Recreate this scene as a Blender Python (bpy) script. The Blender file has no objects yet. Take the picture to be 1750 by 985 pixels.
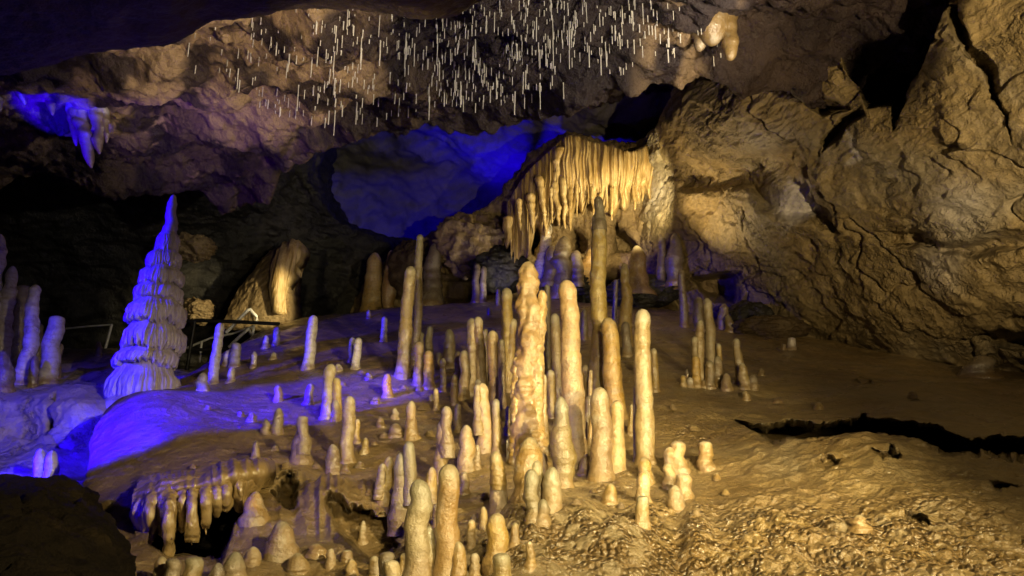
import bpy, math, random
import numpy as np
from mathutils import Vector
from mathutils.bvhtree import BVHTree

random.seed(7)
S = bpy.context.scene
COL = S.collection
R = math.radians

# ------------------------------------------------------------------ camera
W, H = 1750.0, 985.0
FPX = 1264.0
PITCH = R(14.0)
CAM = np.array([0.0, 0.0, 1.6])
SP, CP = math.sin(PITCH), math.cos(PITCH)

def ray(px, py):
    """direction (forward component 1 along world Y) of a sight line"""
    u = (np.asarray(px, float) - W / 2) / FPX
    v = (H / 2 - np.asarray(py, float)) / FPX
    y = CP - v * SP
    z = SP + v * CP
    return u / y, z / y

def at(px, py, d):
    """the point d metres ahead of the viewpoint"""
    rx, rz = ray(px, py)
    d = np.asarray(d, float)
    return np.stack([rx * d + CAM[0], d + CAM[1], rz * d + CAM[2]], -1)

cam = bpy.data.cameras.new('camera')
cam.sensor_width = 36.0
cam.lens = 36.0 * FPX / W
cam.clip_start, cam.clip_end = 0.05, 200
co = bpy.data.objects.new('camera', cam)
co.location = CAM
co.rotation_euler = (R(90) + PITCH, 0, 0)
COL.objects.link(co)
S.camera = co

# ------------------------------------------------------------------ noise
_rng = np.random.RandomState(11)
_perm = np.concatenate([_rng.permutation(256)] * 3)
_grad = _rng.normal(size=(256, 3))
_grad /= np.linalg.norm(_grad, axis=1)[:, None]

def pnoise(P):
    P = np.asarray(P, float)
    i = np.floor(P).astype(int)
    f = P - i
    w = f * f * f * (f * (f * 6 - 15) + 10)
    i &= 255
    out = 0
    for dx in (0, 1):
        for dy in (0, 1):
            for dz in (0, 1):
                h = _perm[_perm[_perm[(i[..., 0] + dx) & 255] + ((i[..., 1] + dy) & 255)] + ((i[..., 2] + dz) & 255)]
                g = _grad[h]
                dot = g[..., 0] * (f[..., 0] - dx) + g[..., 1] * (f[..., 1] - dy) + g[..., 2] * (f[..., 2] - dz)
                wx = w[..., 0] if dx else 1 - w[..., 0]
                wy = w[..., 1] if dy else 1 - w[..., 1]
                wz = w[..., 2] if dz else 1 - w[..., 2]
                out = out + dot * wx * wy * wz
    return out

def fbm(P, octaves=4, gain=0.5, lac=2.03):
    a, s, out = 1.0, 1.0, 0
    P = np.asarray(P, float)
    for k in range(octaves):
        out = out + a * pnoise(P * s + 17.3 * k)
        a *= gain
        s *= lac
    return out

def ridged(P, octaves=4, gain=0.5, lac=2.03):
    a, s, out = 1.0, 1.0, 0
    P = np.asarray(P, float)
    for k in range(octaves):
        out = out + a * (1 - 2.2 * np.abs(pnoise(P * s + 31.7 * k)))
        a *= gain
        s *= lac
    return out

_cell = _rng.rand(256, 3)
def worley(P):
    """distance to the nearest feature point"""
    P = np.asarray(P, float)
    i = np.floor(P).astype(int)
    f = P - i
    best = np.full(P.shape[:-1], 9.0)
    for dx in (-1, 0, 1):
        for dy in (-1, 0, 1):
            for dz in (-1, 0, 1):
                h = _perm[_perm[_perm[(i[..., 0] + dx) & 255] + ((i[..., 1] + dy) & 255)] + ((i[..., 2] + dz) & 255)]
                q = _cell[h]
                d = (q[..., 0] + dx - f[..., 0]) ** 2 + (q[..., 1] + dy - f[..., 1]) ** 2 + (q[..., 2] + dz - f[..., 2]) ** 2
                best = np.minimum(best, d)
    return np.sqrt(best)

def smooth(x, a, b):
    t = np.clip((np.asarray(x, float) - a) / (b - a), 0, 1)
    return t * t * (3 - 2 * t)

def poly_in(px, py, poly, fade):
    """0 outside, 1 deep inside a polygon (fade: width of the transition, in the polygon's units)"""
    px = np.asarray(px, float); py = np.asarray(py, float)
    inside = np.zeros(px.shape, bool)
    dmin = np.full(px.shape, 1e9)
    n = len(poly)
    for k in range(n):
        x0, y0 = poly[k]; x1, y1 = poly[(k + 1) % n]
        if y0 != y1:
            c = ((y0 > py) != (y1 > py)) & (px < (x1 - x0) * (py - y0) / (y1 - y0) + x0)
            inside ^= c
        ex, ey = x1 - x0, y1 - y0
        t = np.clip(((px - x0) * ex + (py - y0) * ey) / (ex * ex + ey * ey + 1e-9), 0, 1)
        dmin = np.minimum(dmin, np.hypot(px - x0 - t * ex, py - y0 - t * ey))
    sd = np.where(inside, dmin, -dmin)
    return smooth(sd, -fade * 0.3, fade)

def ell(px, py, cx, cy, rx, ry):
    return np.exp(-(((px - cx) / rx) ** 2 + ((py - cy) / ry) ** 2))

# ------------------------------------------------------------------ mesh helpers
def mesh_obj(name, V, F, mat, parent=None, loc=None, kind=None):
    """V (n,3), F list of quads / (m,4) array; one mesh object"""
    V = np.asarray(V, float).reshape(-1, 3)
    if loc is not None:
        V = V - np.asarray(loc, float)
    me = bpy.data.meshes.new(name)
    F = np.asarray(F, np.int32)
    k = F.shape[1]
    me.vertices.add(len(V)); me.vertices.foreach_set('co', V.astype(np.float32).ravel())
    me.loops.add(F.size); me.loops.foreach_set('vertex_index', F.ravel())
    me.polygons.add(len(F))
    me.polygons.foreach_set('loop_start', np.arange(0, F.size, k, dtype=np.int32))
    me.polygons.foreach_set('use_smooth', np.ones(len(F), bool))
    me.update(calc_edges=True)
    me.validate()
    me.materials.append(mat)
    o = bpy.data.objects.new(name, me)
    if loc is not None:
        o.location = [float(x) for x in loc]
    if parent is not None:
        o.parent = parent
    COL.objects.link(o)
    if kind:
        o['kind'] = kind
    return o

def tag(o, label, cat, group=None):
    o['label'] = label; o['category'] = cat
    if group: o['group'] = group
    return o

def empty(name, loc):
    o = bpy.data.objects.new(name, None)
    o.empty_display_size = 0.1
    o.location = [float(x) for x in loc]
    COL.objects.link(o)
    return o

def grid_faces(nv, nu, wrap=False):
    i = np.arange(nv - 1)[:, None] * nu
    j = np.arange(nu if wrap else nu - 1)[None, :]
    j2 = (j + 1) % nu
    return np.stack([i + j, i + j2, i + nu + j2, i + nu + j], -1).reshape(-1, 4)

def catmull(A, n):
    """resample axis 0 of A to n samples with a Catmull-Rom spline"""
    A = np.asarray(A, float)
    m = len(A)
    P = np.concatenate([[2 * A[0] - A[1]], A, [2 * A[-1] - A[-2]]])
    t = np.linspace(0, m - 1, n)
    i = np.minimum(t.astype(int), m - 2)
    f = (t - i).reshape((-1,) + (1,) * (A.ndim - 1))
    p0, p1, p2, p3 = P[i], P[i + 1], P[i + 2], P[i + 3]
    return 0.5 * (2 * p1 + (p2 - p0) * f + (2 * p0 - 5 * p1 + 4 * p2 - p3) * f ** 2 + (3 * p1 - p0 - 3 * p2 + p3) * f ** 3)

def patch(rows, nv, nu):
    G = catmull(np.asarray(rows, float), nv)
    G = catmull(G.transpose(1, 0, 2), nu).transpose(1, 0, 2)
    return G[..., 0], G[..., 1], G[..., 2]

def normals(P):
    du = np.gradient(P, axis=1); dv = np.gradient(P, axis=0)
    n = np.cross(du, dv)
    n /= np.linalg.norm(n, axis=-1, keepdims=True) + 1e-12
    flip = np.sum(n * (CAM - P), -1, keepdims=True) < 0
    if flip.mean() > 0.5:
        n = -n
    return n

BVH = {}
def bvh_of(name, P, F):
    BVH[name] = BVHTree.FromPolygons([tuple(p) for p in P.reshape(-1, 3)], F.tolist())

def hit(px, py, names):
    rx, rz = ray(px, py)
    d = Vector((float(rx), 1.0, float(rz))); d.normalize()
    best = None
    for n in names:
        h = BVH[n].ray_cast(Vector(CAM), d)
        if h[0] is not None and (best is None or h[3] < best[3]):
            best = h
    return None if best is None else np.array(best[0])

# ------------------------------------------------------------------ materials
class NT:
    def __init__(self, name):
        self.m = bpy.data.materials.new(name)
        self.m.use_nodes = True
        self.t = self.m.node_tree
        self.b = self.t.nodes['Principled BSDF']
    def n(self, typ, **kw):
        nd = self.t.nodes.new(typ)
        for k, v in kw.items():
            if k in nd.inputs.keys(): nd.inputs[k].default_value = v
            else: setattr(nd, k, v)
        return nd
    def l(self, a, b): self.t.links.new(a, b)
    def math(self, op, a, b=None, clamp=False):
        nd = self.t.nodes.new('ShaderNodeMath'); nd.operation = op; nd.use_clamp = clamp
        for i, x in enumerate((a, b)):
            if x is None: continue
            if isinstance(x, (int, float)): nd.inputs[i].default_value = x
            else: self.l(x, nd.inputs[i])
        return nd.outputs[0]
    def ramp(self, fac, stops):
        nd = self.t.nodes.new('ShaderNodeValToRGB')
        e = nd.color_ramp.elements
        while len(e) < len(stops): e.new(0.5)
        for el, (p, c) in zip(e, stops):
            el.position = p; el.color = (*c, 1) if len(c) == 3 else c
        self.l(fac, nd.inputs[0])
        return nd.outputs[0]
    def mix(self, fac, a, b, blend='MIX'):
        nd = self.t.nodes.new('ShaderNodeMix'); nd.data_type = 'RGBA'; nd.blend_type = blend
        if isinstance(fac, (int, float)): nd.inputs[0].default_value = fac
        else: self.l(fac, nd.inputs[0])
        for i, x in ((6, a), (7, b)):
            if isinstance(x, tuple): nd.inputs[i].default_value = (*x, 1) if len(x) == 3 else x
            else: self.l(x, nd.inputs[i])
        return nd.outputs[2]
    def noise(self, vec, scale, detail=6, rough=0.55, dist=0.0):
        nd = self.n('ShaderNodeTexNoise', Scale=scale, Detail=detail, Roughness=rough, Distortion=dist)
        self.l(vec, nd.inputs['Vector'])
        return nd.outputs['Fac']
    def bump(self, h, strength, dist, prev=None):
        nd = self.n('ShaderNodeBump', Strength=strength, Distance=dist)
        self.l(h, nd.inputs['Height'])
        if prev is not None: self.l(prev, nd.inputs['Normal'])
        return nd.outputs[0]

def rock(name, stops, scale=1.2, rough=(0.35, 0.7), bumps=((6, 0.5, 0.05), (28, 0.5, 0.012)), stretch=(1, 1, 1), fine=None,
         attr=None, attr_col=None, spec=0.5, rnd=False, tip=None, bands=False, coat=0.0, crackle=False, alt=None, cracks=None):
    k = NT(name)
    tc = k.n('ShaderNodeTexCoord')
    mp = k.n('ShaderNodeMapping'); mp.inputs['Scale'].default_value = stretch
    vec = tc.outputs['Object']
    if rnd:
        oi = k.n('ShaderNodeObjectInfo')
        va = k.n('ShaderNodeVectorMath', operation='SCALE'); va.inputs[0].default_value = (37.1, 53.7, 19.3)
        k.l(oi.outputs['Random'], va.inputs['Scale'])
        ad = k.n('ShaderNodeVectorMath', operation='ADD')
        k.l(vec, ad.inputs[0]); k.l(va.outputs[0], ad.inputs[1])
        vec = ad.outputs[0]
    k.l(vec, mp.inputs['Vector'])
    vec = mp.outputs[0]
    a = k.noise(vec, scale, 8, 0.6, 0.4)
    b = k.noise(vec, scale * 6.3, 6, 0.6)
    f = k.math('ADD', k.math('MULTIPLY', a, 0.68), k.math('MULTIPLY', b, 0.32))
    f = k.math('MULTIPLY', k.math('SUBTRACT', f, 0.5), 2.2)
    f = k.math('ADD', f, 0.5, True)
    col = k.ramp(f, stops)
    if alt:
        q = k.noise(vec, alt[1], 5, 0.6, 0.6)
        col = k.mix(k.math('MULTIPLY', k.math('MULTIPLY', k.math('SUBTRACT', q, alt[3]), 7.0, True), alt[2]), col, alt[0])
    crk = None
    if cracks:
        wn = k.n('ShaderNodeTexNoise', Scale=cracks * 1.6, Detail=6.0, Roughness=0.65)
        k.l(vec, wn.inputs['Vector'])
        vm_ = k.n('ShaderNodeVectorMath', operation='MULTIPLY_ADD'); vm_.inputs[1].default_value = (1.1 / cracks,) * 3
        k.l(wn.outputs['Color'], vm_.inputs[0]); k.l(vec, vm_.inputs[2])
        vr = k.n('ShaderNodeTexVoronoi', Scale=cracks); vr.feature = 'DISTANCE_TO_EDGE'
        k.l(vm_.outputs[0], vr.inputs['Vector'])
        crk = k.math('MULTIPLY', vr.outputs['Distance'], 14.0, True)
        col = k.mix(k.math('MULTIPLY', k.math('SUBTRACT', 1.0, crk), 0.4), col, (0.04, 0.026, 0.01))
    if bands:
        wv = k.n('ShaderNodeTexWave', Scale=5.0, Distortion=6.0, Detail=4.0); wv.inputs['Detail Scale'].default_value = 2.0
        wv.bands_direction = 'Z'
        k.l(vec, wv.inputs['Vector'])
        col = k.mix(k.math('MULTIPLY', k.math('POWER', wv.outputs['Fac'], 3.0), 0.28), col, (0.28, 0.19, 0.09))
        sp = k.noise(vec, 30, 3, 0.7)
        col = k.mix(k.math('MULTIPLY', k.math('GREATER_THAN', sp, 0.66), 0.45), col, (0.2, 0.12, 0.05))
    if fine:
        c = k.noise(vec, fine[0], 5, 0.7)
        c = k.math('MULTIPLY', k.math('SUBTRACT', c, 0.42), 4.0, True)
        col = k.mix(k.math('MULTIPLY', k.math('SUBTRACT', 1.0, c), fine[1]), col, fine[2])
    if attr:
        at_ = k.n('ShaderNodeAttribute', attribute_name=attr)
        col = k.mix(at_.outputs['Fac'], col, attr_col)
    if rnd:
        r1 = k.n('ShaderNodeObjectInfo').outputs['Random']
        hs = k.n('ShaderNodeHueSaturation')
        k.l(k.math('ADD', k.math('MULTIPLY', r1, 0.014), 0.495), hs.inputs['Hue'])
        r2 = k.math('FRACT', k.math('MULTIPLY', r1, 7.31))
        k.l(k.math('ADD', k.math('MULTIPLY', r2, 0.35), 0.9), hs.inputs['Saturation'])
        r3 = k.math('FRACT', k.math('MULTIPLY', r1, 17.7))
        k.l(k.math('ADD', k.math('MULTIPLY', r3, 0.4), 0.56), hs.inputs['Value'])
        k.l(col, hs.inputs['Color'])
        col = hs.outputs[0]
    if rnd and tip:
        sz = k.n('ShaderNodeSeparateXYZ'); k.l(tc.outputs['Object'], sz.inputs[0])
        md = k.math('SUBTRACT', k.math('ADD', 0.055, k.math('MULTIPLY', k.math('SUBTRACT', a, 0.5), 0.22)), sz.outputs['Z'])
        col = k.mix(k.math('MULTIPLY', k.math('MULTIPLY', md, 22.0, True), 0.8), col, (0.24, 0.155, 0.058))
        dk = k.noise(vec, 9, 6, 0.7, 0.5)
        col = k.mix(k.math('MULTIPLY', k.math('MULTIPLY', k.math('SUBTRACT', dk, 0.52), 8.0, True), 0.6), col, (0.15, 0.095, 0.038))
        gk = k.noise(vec, 5.5, 5, 0.65, 0.8)
        col = k.mix(k.math('MULTIPLY', k.math('MULTIPLY', k.math('SUBTRACT', gk, 0.56), 9.0, True), 0.5), col, (0.40, 0.36, 0.28))
    if tip:
        sx = k.n('ShaderNodeSeparateXYZ'); k.l(tc.outputs['Generated'], sx.inputs[0])
        g = k.math('ADD', sx.outputs['Z'], k.math('MULTIPLY', k.math('SUBTRACT', b, 0.5), 0.12))
        g = k.math('MULTIPLY', k.math('SUBTRACT', g, tip[0]), tip[1], True)
        col = k.mix(k.math('MULTIPLY', g, tip[3]), col, tip[2])
    k.l(col, k.b.inputs['Base Color'])
    rr = k.noise(vec, scale * 3.1, 4, 0.6)
    rv = k.n('ShaderNodeMapRange'); rv.inputs['From Min'].default_value = 0.35; rv.inputs['From Max'].default_value = 0.65
    rv.inputs['To Min'].default_value = rough[0]; rv.inputs['To Max'].default_value = rough[1]
    k.l(rr, rv.inputs['Value']); k.l(rv.outputs[0], k.b.inputs['Roughness'])
    nrm = None
    for (sc, st, di) in bumps:
        nrm = k.bump(k.noise(vec, sc, 6, 0.65), st, di, nrm)
    if crk is not None:
        nrm = k.bump(crk, 0.8, 0.04, nrm)
    if crackle:
        at2 = k.n('ShaderNodeAttribute', attribute_name=attr)
        vo = k.n('ShaderNodeTexVoronoi', Scale=42.0); vo.feature = 'F1'
        wob_ = k.n('ShaderNodeTexNoise', Scale=20.0, Detail=3.0)
        k.l(vec, wob_.inputs['Vector'])
        vm = k.n('ShaderNodeVectorMath', operation='MULTIPLY_ADD'); vm.inputs[1].default_value = (.022, .022, .022)
        k.l(wob_.outputs['Color'], vm.inputs[0]); k.l(vec, vm.inputs[2]); k.l(vm.outputs[0], vo.inputs['Vector'])
        cr = k.math('MULTIPLY', k.math('SUBTRACT', 1.0, k.math('MULTIPLY', vo.outputs['Distance'], 1.3, True)), k.math('MULTIPLY', at2.outputs['Fac'], 1.0))
        nrm = k.bump(cr, 1.0, 0.05, nrm)
    k.l(nrm, k.b.inputs['Normal'])
    k.b.inputs['Specular IOR Level'].default_value = spec
    k.b.inputs['Coat Weight'].default_value = coat
    k.b.inputs['Coat Roughness'].default_value = 0.24
    k.b.inputs['Coat IOR'].default_value = 1.75
    if coat:
        k.l(nrm, k.b.inputs['Coat Normal'])
    return k.m

M = {}
M['ground'] = rock('wet_flowstone_mud', [(0.0, (0.09, 0.055, 0.02)), (0.4, (0.20, 0.13, 0.047)), (0.7, (0.31, 0.215, 0.085)), (1.0, (0.42, 0.32, 0.17))],
                   0.9, (0.22, 0.6), ((9, 0.7, 0.06), (38, 0.9, 0.016), (130, 0.7, 0.006)), coat=1.0, crackle=True, alt=((0.20, 0.155, 0.085), 1.1, .7, .5), attr='rough_crust', attr_col=(0.20, 0.125, 0.045))
M['wetmud'] = rock('wet_brown_flowstone', [(0.0, (0.13, 0.08, 0.028)), (0.4, (0.25, 0.165, 0.06)), (0.7, (0.36, 0.25, 0.10)), (1.0, (0.46, 0.35, 0.19))],
                   2.0, (0.2, 0.5), ((12, 0.6, 0.03), (50, 0.7, 0.01)), coat=1.0, stretch=(1, 1, .5))
M['terrace'] = rock('pale_flowstone_terrace', [(0.0, (0.16, 0.12, 0.10)), (0.5, (0.33, 0.27, 0.22)), (1.0, (0.5, 0.43, 0.36))],
                    1.0, (0.25, 0.6), ((9, 0.8, 0.06), (32, 0.9, 0.02), (110, .7, .006)), coat=0.8, cracks=1.3)
M['wall'] = rock('limestone_wall', [(0.0, (0.07, 0.048, 0.018)), (0.3, (0.21, 0.15, 0.06)), (0.6, (0.36, 0.265, 0.12)), (1.0, (0.52, 0.42, 0.25))],
                 0.7, (0.4, 0.75), ((4, 0.5, 0.12), (14, 0.8, 0.05), (55, 0.8, 0.014)), attr='calcite', attr_col=(0.62, 0.58, 0.56), fine=(14, 0.5, (0.10, 0.075, 0.03)), alt=((0.36, 0.32, 0.24), 0.45, .75, .5), cracks=0.5)
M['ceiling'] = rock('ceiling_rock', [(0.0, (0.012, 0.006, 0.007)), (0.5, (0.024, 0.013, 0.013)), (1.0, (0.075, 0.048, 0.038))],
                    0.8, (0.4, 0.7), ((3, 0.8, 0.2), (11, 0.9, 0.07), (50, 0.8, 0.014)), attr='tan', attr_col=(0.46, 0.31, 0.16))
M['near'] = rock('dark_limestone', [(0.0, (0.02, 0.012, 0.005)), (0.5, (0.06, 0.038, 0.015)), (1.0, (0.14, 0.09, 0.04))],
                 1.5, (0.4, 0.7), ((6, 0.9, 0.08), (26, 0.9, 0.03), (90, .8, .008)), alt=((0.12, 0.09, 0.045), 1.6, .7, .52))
M['ledge'] = rock('shaded_limestone', [(0.0, (0.003, 0.002, 0.001)), (0.5, (0.008, 0.005, 0.002)), (1.0, (0.03, 0.02, 0.008))],
                  1.5, (0.7, 0.9), ((6, 0.9, 0.08), (26, 0.9, 0.03), (90, .8, .008)), spec=0.12)  # limestone darkened where little light falls; the shade is in the colour
M['back'] = rock('back_limestone', [(0.0, (0.10, 0.065, 0.03)), (0.45, (0.34, 0.24, 0.12)), (1.0, (0.62, 0.48, 0.28))],
                 0.8, (0.3, 0.65), ((4, 0.7, 0.12), (16, 0.7, 0.04), (60, 0.4, 0.01)), fine=(9, 0.5, (0.12, 0.08, 0.03)))
M['vault'] = rock('vault_rock', [(0.0, (0.06, 0.055, 0.05)), (0.5, (0.15, 0.14, 0.13)), (1.0, (0.28, 0.26, 0.25))],
                  0.35, (0.6, 0.85), ((2, 0.5, 0.2), (9, 0.4, 0.05)))
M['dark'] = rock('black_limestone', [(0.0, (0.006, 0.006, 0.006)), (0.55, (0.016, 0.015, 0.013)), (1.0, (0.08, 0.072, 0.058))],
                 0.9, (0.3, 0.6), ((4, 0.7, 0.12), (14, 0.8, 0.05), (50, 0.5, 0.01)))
ST = dict(rough=(0.2, 0.55), bumps=((22, 0.5, 0.03), (75, 0.6, 0.008), (200, .3, .003)), rnd=True, bands=True, coat=0.8)
M['cream'] = rock('cream_calcite', [(0.0, (0.20, 0.12, 0.045)), (0.45, (0.40, 0.28, 0.125)), (1.0, (0.62, 0.49, 0.28))], 3.0, tip=(0.86, 9, (0.50, 0.45, 0.33), 0.6), **ST)
M['gold'] = rock('golden_calcite', [(0.0, (0.34, 0.18, 0.05)), (0.45, (0.58, 0.37, 0.14)), (1.0, (0.76, 0.58, 0.30))], 3.0, tip=(0.93, 12, (0.6, 0.5, 0.3), 0.5), **ST)
M['brown'] = rock('brown_calcite', [(0.0, (0.17, 0.10, 0.036)), (0.5, (0.32, 0.21, 0.085)), (1.0, (0.48, 0.35, 0.17))], 3.0, tip=(0.82, 8, (0.36, 0.32, 0.21), 0.6), **ST)
M['grey'] = rock('grey_green_calcite', [(0.0, (0.16, 0.105, 0.045)), (0.5, (0.32, 0.235, 0.11)), (1.0, (0.48, 0.38, 0.22))], 3.0, tip=(0.65, 3, (0.26, 0.245, 0.17), 0.75), **ST)
M['orange'] = rock('orange_calcite', [(0.0, (0.40, 0.20, 0.07)), (0.5, (0.60, 0.36, 0.14)), (1.0, (0.70, 0.50, 0.25))], 3.0, tip=(0.85, 8, (0.56, 0.46, 0.28), 0.6), **ST)
M['white'] = rock('white_calcite', [(0.0, (0.45, 0.40, 0.34)), (0.5, (0.66, 0.60, 0.52)), (1.0, (0.80, 0.75, 0.68))], 3.0, tip=(0.9, 9, (0.6, 0.6, 0.55), 0.5), **ST)
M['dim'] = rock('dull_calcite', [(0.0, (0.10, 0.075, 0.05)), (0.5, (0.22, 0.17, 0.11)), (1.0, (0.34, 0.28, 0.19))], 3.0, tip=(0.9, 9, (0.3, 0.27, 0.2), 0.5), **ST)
M['curtain'] = rock('fluted_calcite', [(0.0, (0.10, 0.055, 0.018)), (0.35, (0.38, 0.25, 0.09)), (0.65, (0.62, 0.46, 0.22)), (1.0, (0.80, 0.68, 0.44))], 3.2, (0.25, 0.55),
                    ((10, 0.5, 0.04), (40, 0.5, 0.01)), stretch=(2.2, 2.2, 0.35), coat=0.3)
M['tower'] = rock('white_tier_calcite', [(0.0, (0.22, 0.17, 0.15)), (0.5, (0.42, 0.36, 0.33)), (1.0, (0.62, 0.56, 0.52))], 4.0, (0.25, 0.55),
                  ((12, 0.5, 0.03), (50, 0.5, 0.008)), stretch=(2, 2, 0.5), coat=0.2)
M['straw'] = rock('straw_calcite', [(0.0, (0.62, 0.56, 0.46)), (1.0, (0.86, 0.82, 0.74))], 20, (0.2, 0.4), ((60, 0.2, 0.002),), coat=0.4)

def metal(name, col, rough, met=0.8):
    k = NT(name)
    tc = k.n('ShaderNodeTexCoord')
    f = k.noise(tc.outputs['Object'], 12, 5, 0.6)
    k.l(k.ramp(f, [(0.3, tuple(c * 0.75 for c in col)), (0.7, col)]), k.b.inputs['Base Color'])
    k.b.inputs['Metallic'].default_value = met
    k.b.inputs['Roughness'].default_value = rough
    return k.m
M['steel'] = metal('galvanised_steel', (0.82, 0.82, 0.80), 0.4, 0.15)
M['iron'] = metal('dark_painted_steel', (0.06, 0.06, 0.06), 0.5)

def set_attr(o, name, vals):
    a = o.data.attributes.new(name, 'FLOAT', 'POINT')
    a.data.foreach_set('value', np.asarray(vals, np.float32).ravel())

# ------------------------------------------------------------------ the mound (ground)
g_rows = [
 [(60,1075,3.0),(200,1075,2.75),(350,1075,2.7),(550,1075,2.62),(750,1075,2.55),(950,1075,2.5),(1150,1075,2.5),(1400,1075,2.4),(1700,1075,2.25),(2050,1075,2.1)],
 [(70,985,3.5),(200,985,3.2),(350,985,3.1),(550,985,3.0),(750,985,2.95),(950,985,2.9),(1150,985,2.88),(1400,985,2.8),(1700,985,2.6),(2050,985,2.4)],
 [(120,905,4.1),(210,905,3.7),(350,905,3.55),(550,900,3.5),(750,900,3.45),(950,900,3.35),(1150,900,3.35),(1400,900,3.2),(1700,900,3.0),(2050,900,2.75)],
 [(185,845,4.7),(150,838,4.2),(300,838,4.05),(550,832,4.05),(750,830,4.0),(950,830,3.9),(1150,830,3.9),(1400,830,3.7),(1700,835,3.45),(2050,840,3.2)],
 [(215,772,5.5),(172,768,5.0),(320,765,4.75),(550,765,4.7),(750,762,4.65),(950,762,4.6),(1150,762,4.6),(1400,770,4.3),(1700,778,4.0),(2050,785,3.6)],
 [(268,720,6.4),(228,710,5.9),(370,710,5.5),(560,706,5.5),(760,704,5.45),(950,703,5.4),(1150,704,5.4),(1400,706,5.35),(1700,712,5.0),(2050,715,4.6)],
 [(330,700,7.4),(300,676,6.9),(420,662,6.6),(580,655,6.5),(770,650,6.4),(950,650,6.3),(1150,652,6.3),(1400,657,6.4),(1700,663,6.2),(2050,665,5.9)],
 [(350,665,8.7),(322,648,8.1),(450,610,8.1),(600,602,7.8),(780,600,7.7),(950,600,7.6),(1150,607,7.6),(1400,622,7.8),(1700,640,7.6),(2050,645,7.4)],
 [(392,640,10.2),(372,615,9.6),(470,572,9.8),(620,560,9.6),(790,555,9.5),(950,556,9.3),(1150,565,9.2),(1400,592,9.2),(1700,625,9.0),(2050,632,8.8)],
 [(440,610,12.2),(430,583,11.4),(500,553,12),(640,530,12),(800,520,12),(950,516,12),(1150,534,11.6),(1400,578,11),(1700,612,10.5),(2050,620,10)],
 [(460,650,14),(450,625,13.2),(510,590,14),(650,560,14),(800,550,14),(950,546,14),(1150,556,13.5),(1400,590,13),(1700,622,12.5),(2050,628,12)],
]
px, py, d = patch(g_rows, 620, 900)
n = normals(at(px, py, d))
hollow = [(256,940),(285,962),(378,964),(402,915),(442,850),(436,828),(424,838),(412,870),(398,860),(384,884),(370,880),(352,908),(338,882),(326,918),(312,900),(296,938),(274,905),(262,915)]
crack = [(1255, 716), (1310, 731), (1350, 723), (1400, 733), (1450, 723), (1480, 717), (1520, 725), (1600, 737), (1660, 763), (1700, 755), (1790, 770), (1790, 801), (1690, 791), (1620, 796), (1560, 773), (1480, 758), (1440, 760), (1400, 776), (1350, 763), (1320, 772)]
jit = 6 * pnoise(np.stack([px * 0.03, py * 0.03, px * 0], -1))
jit2 = 6 * pnoise(np.stack([px * 0.03 + 50, py * 0.03, px * 0], -1))
d = d + 2.4 * poly_in(px + jit * .5, py + jit2 * .5, hollow, 7)
jc = 12 * fbm(np.stack([px * 0.06, py * 0.06, px * 0 + 7], -1), 3)
d = d + 1.5 * poly_in(px + jc, py + jc * .9, crack, 8)
for (poly, a) in (([(466,838),(500,826),(512,850),(505,888),(484,892),(470,870)], .35),
                  ([(556,890),(600,884),(650,888),(688,890),(684,925),(676,960),(640,966),(604,936),(575,915)], .3),
                  ([(1385,808),(1420,806),(1440,812),(1430,822),(1395,818)], .10),
                  ([(1490,806),(1535,800),(1540,812),(1505,816)], .18),
                  ([(1545,905),(1580,900),(1592,915),(1560,924)], .12),
                  ([(1690,842),(1730,838),(1745,850),(1700,860)], .2),
                  ([(1455,652),(1500,655),(1530,660),(1490,664)], .3)):
    d = d + a * poly_in(px + 1.4 * jc, py + jc, poly, 6)
P = at(px, py, d)
ridge_line = ell(px, py, 1470, 795, 90, 26) * 0.07 + ell(px, py, 420, 818, 26, 22) * 0.10 + ell(px, py, 300, 850, 60, 18) * 0.05
blob = ell(px, py, 270, 735, 110, 60) * 0.16
h = 0.07 * fbm(P * 0.9, 3) + 0.030 * fbm(P * np.array([2.5, 3.0, 2.5]), 4) + ridge_line + blob
h += 0.010 * ridged(P * np.array([4.0, 9.0, 14.0]), 3) * smooth(py, 560, 640)
crust = np.clip(ell(px, py, 1310, 930, 170, 50) + ell(px, py, 1120, 930, 110, 60) + ell(px, py, 900, 960, 200, 50) + ell(px, py, 1600, 935, 160, 60) * .8
                + ell(px, py, 1200, 735, 70, 30) * .5 + ell(px, py, 1010, 820, 120, 30) * .4 + ell(px, py, 1450, 985, 300, 40), 0, 1)
wv = worley(P * 13)
h += crust * (0.016 * (0.6 - wv) + 0.024 * (0.6 - worley(P * np.array([24, 24, 34.0]))) + 0.012 * fbm(P * 9, 3))
blob_sites = [(915,905,42,36,.10),(985,905,38,34,.07),(870,900,24,24,.05),(1020,940,60,45,.08),(905,985,60,40,.08),(1100,915,48,40,.05),(1080,965,60,30,.06),
              (720,965,60,30,.05),(560,870,46,28,.10),(500,815,45,24,.07),(455,800,30,22,.05),(1190,920,26,60,.05),(930,865,50,20,.05),(640,850,60,20,.05)]
for (cx, cy, rx, ry, a) in blob_sites:
    h += a * np.clip(1.3 * ell(px, py, cx, cy, rx, ry) - .1, 0, 1)
fl = smooth(py, 815, 835) * (1 - smooth(py, 900, 940)) * smooth(px, 220, 250) * (1 - smooth(px, 600, 690))
h += fl * 0.035 * (1 - 2 * np.abs(pnoise(np.stack([px * 0.045, py * 0.006, px * 0], -1))))
h += smooth(px, 1180, 1330) * smooth(py, 735, 775) * (0.022 * ridged(P * np.array([4.5, 6, 6]), 4) + 0.03 * (0.55 - worley(P * 5.0)) * smooth(fbm(P * 1.5, 2), -.1, .25))
h += 0.06 * smooth(py, 870, 980) * (0.5 - worley(P * 3.3)) * smooth(px, 640, 800) * (1 - smooth(px, 1250, 1500))
P = P + n * h[..., None]
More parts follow.
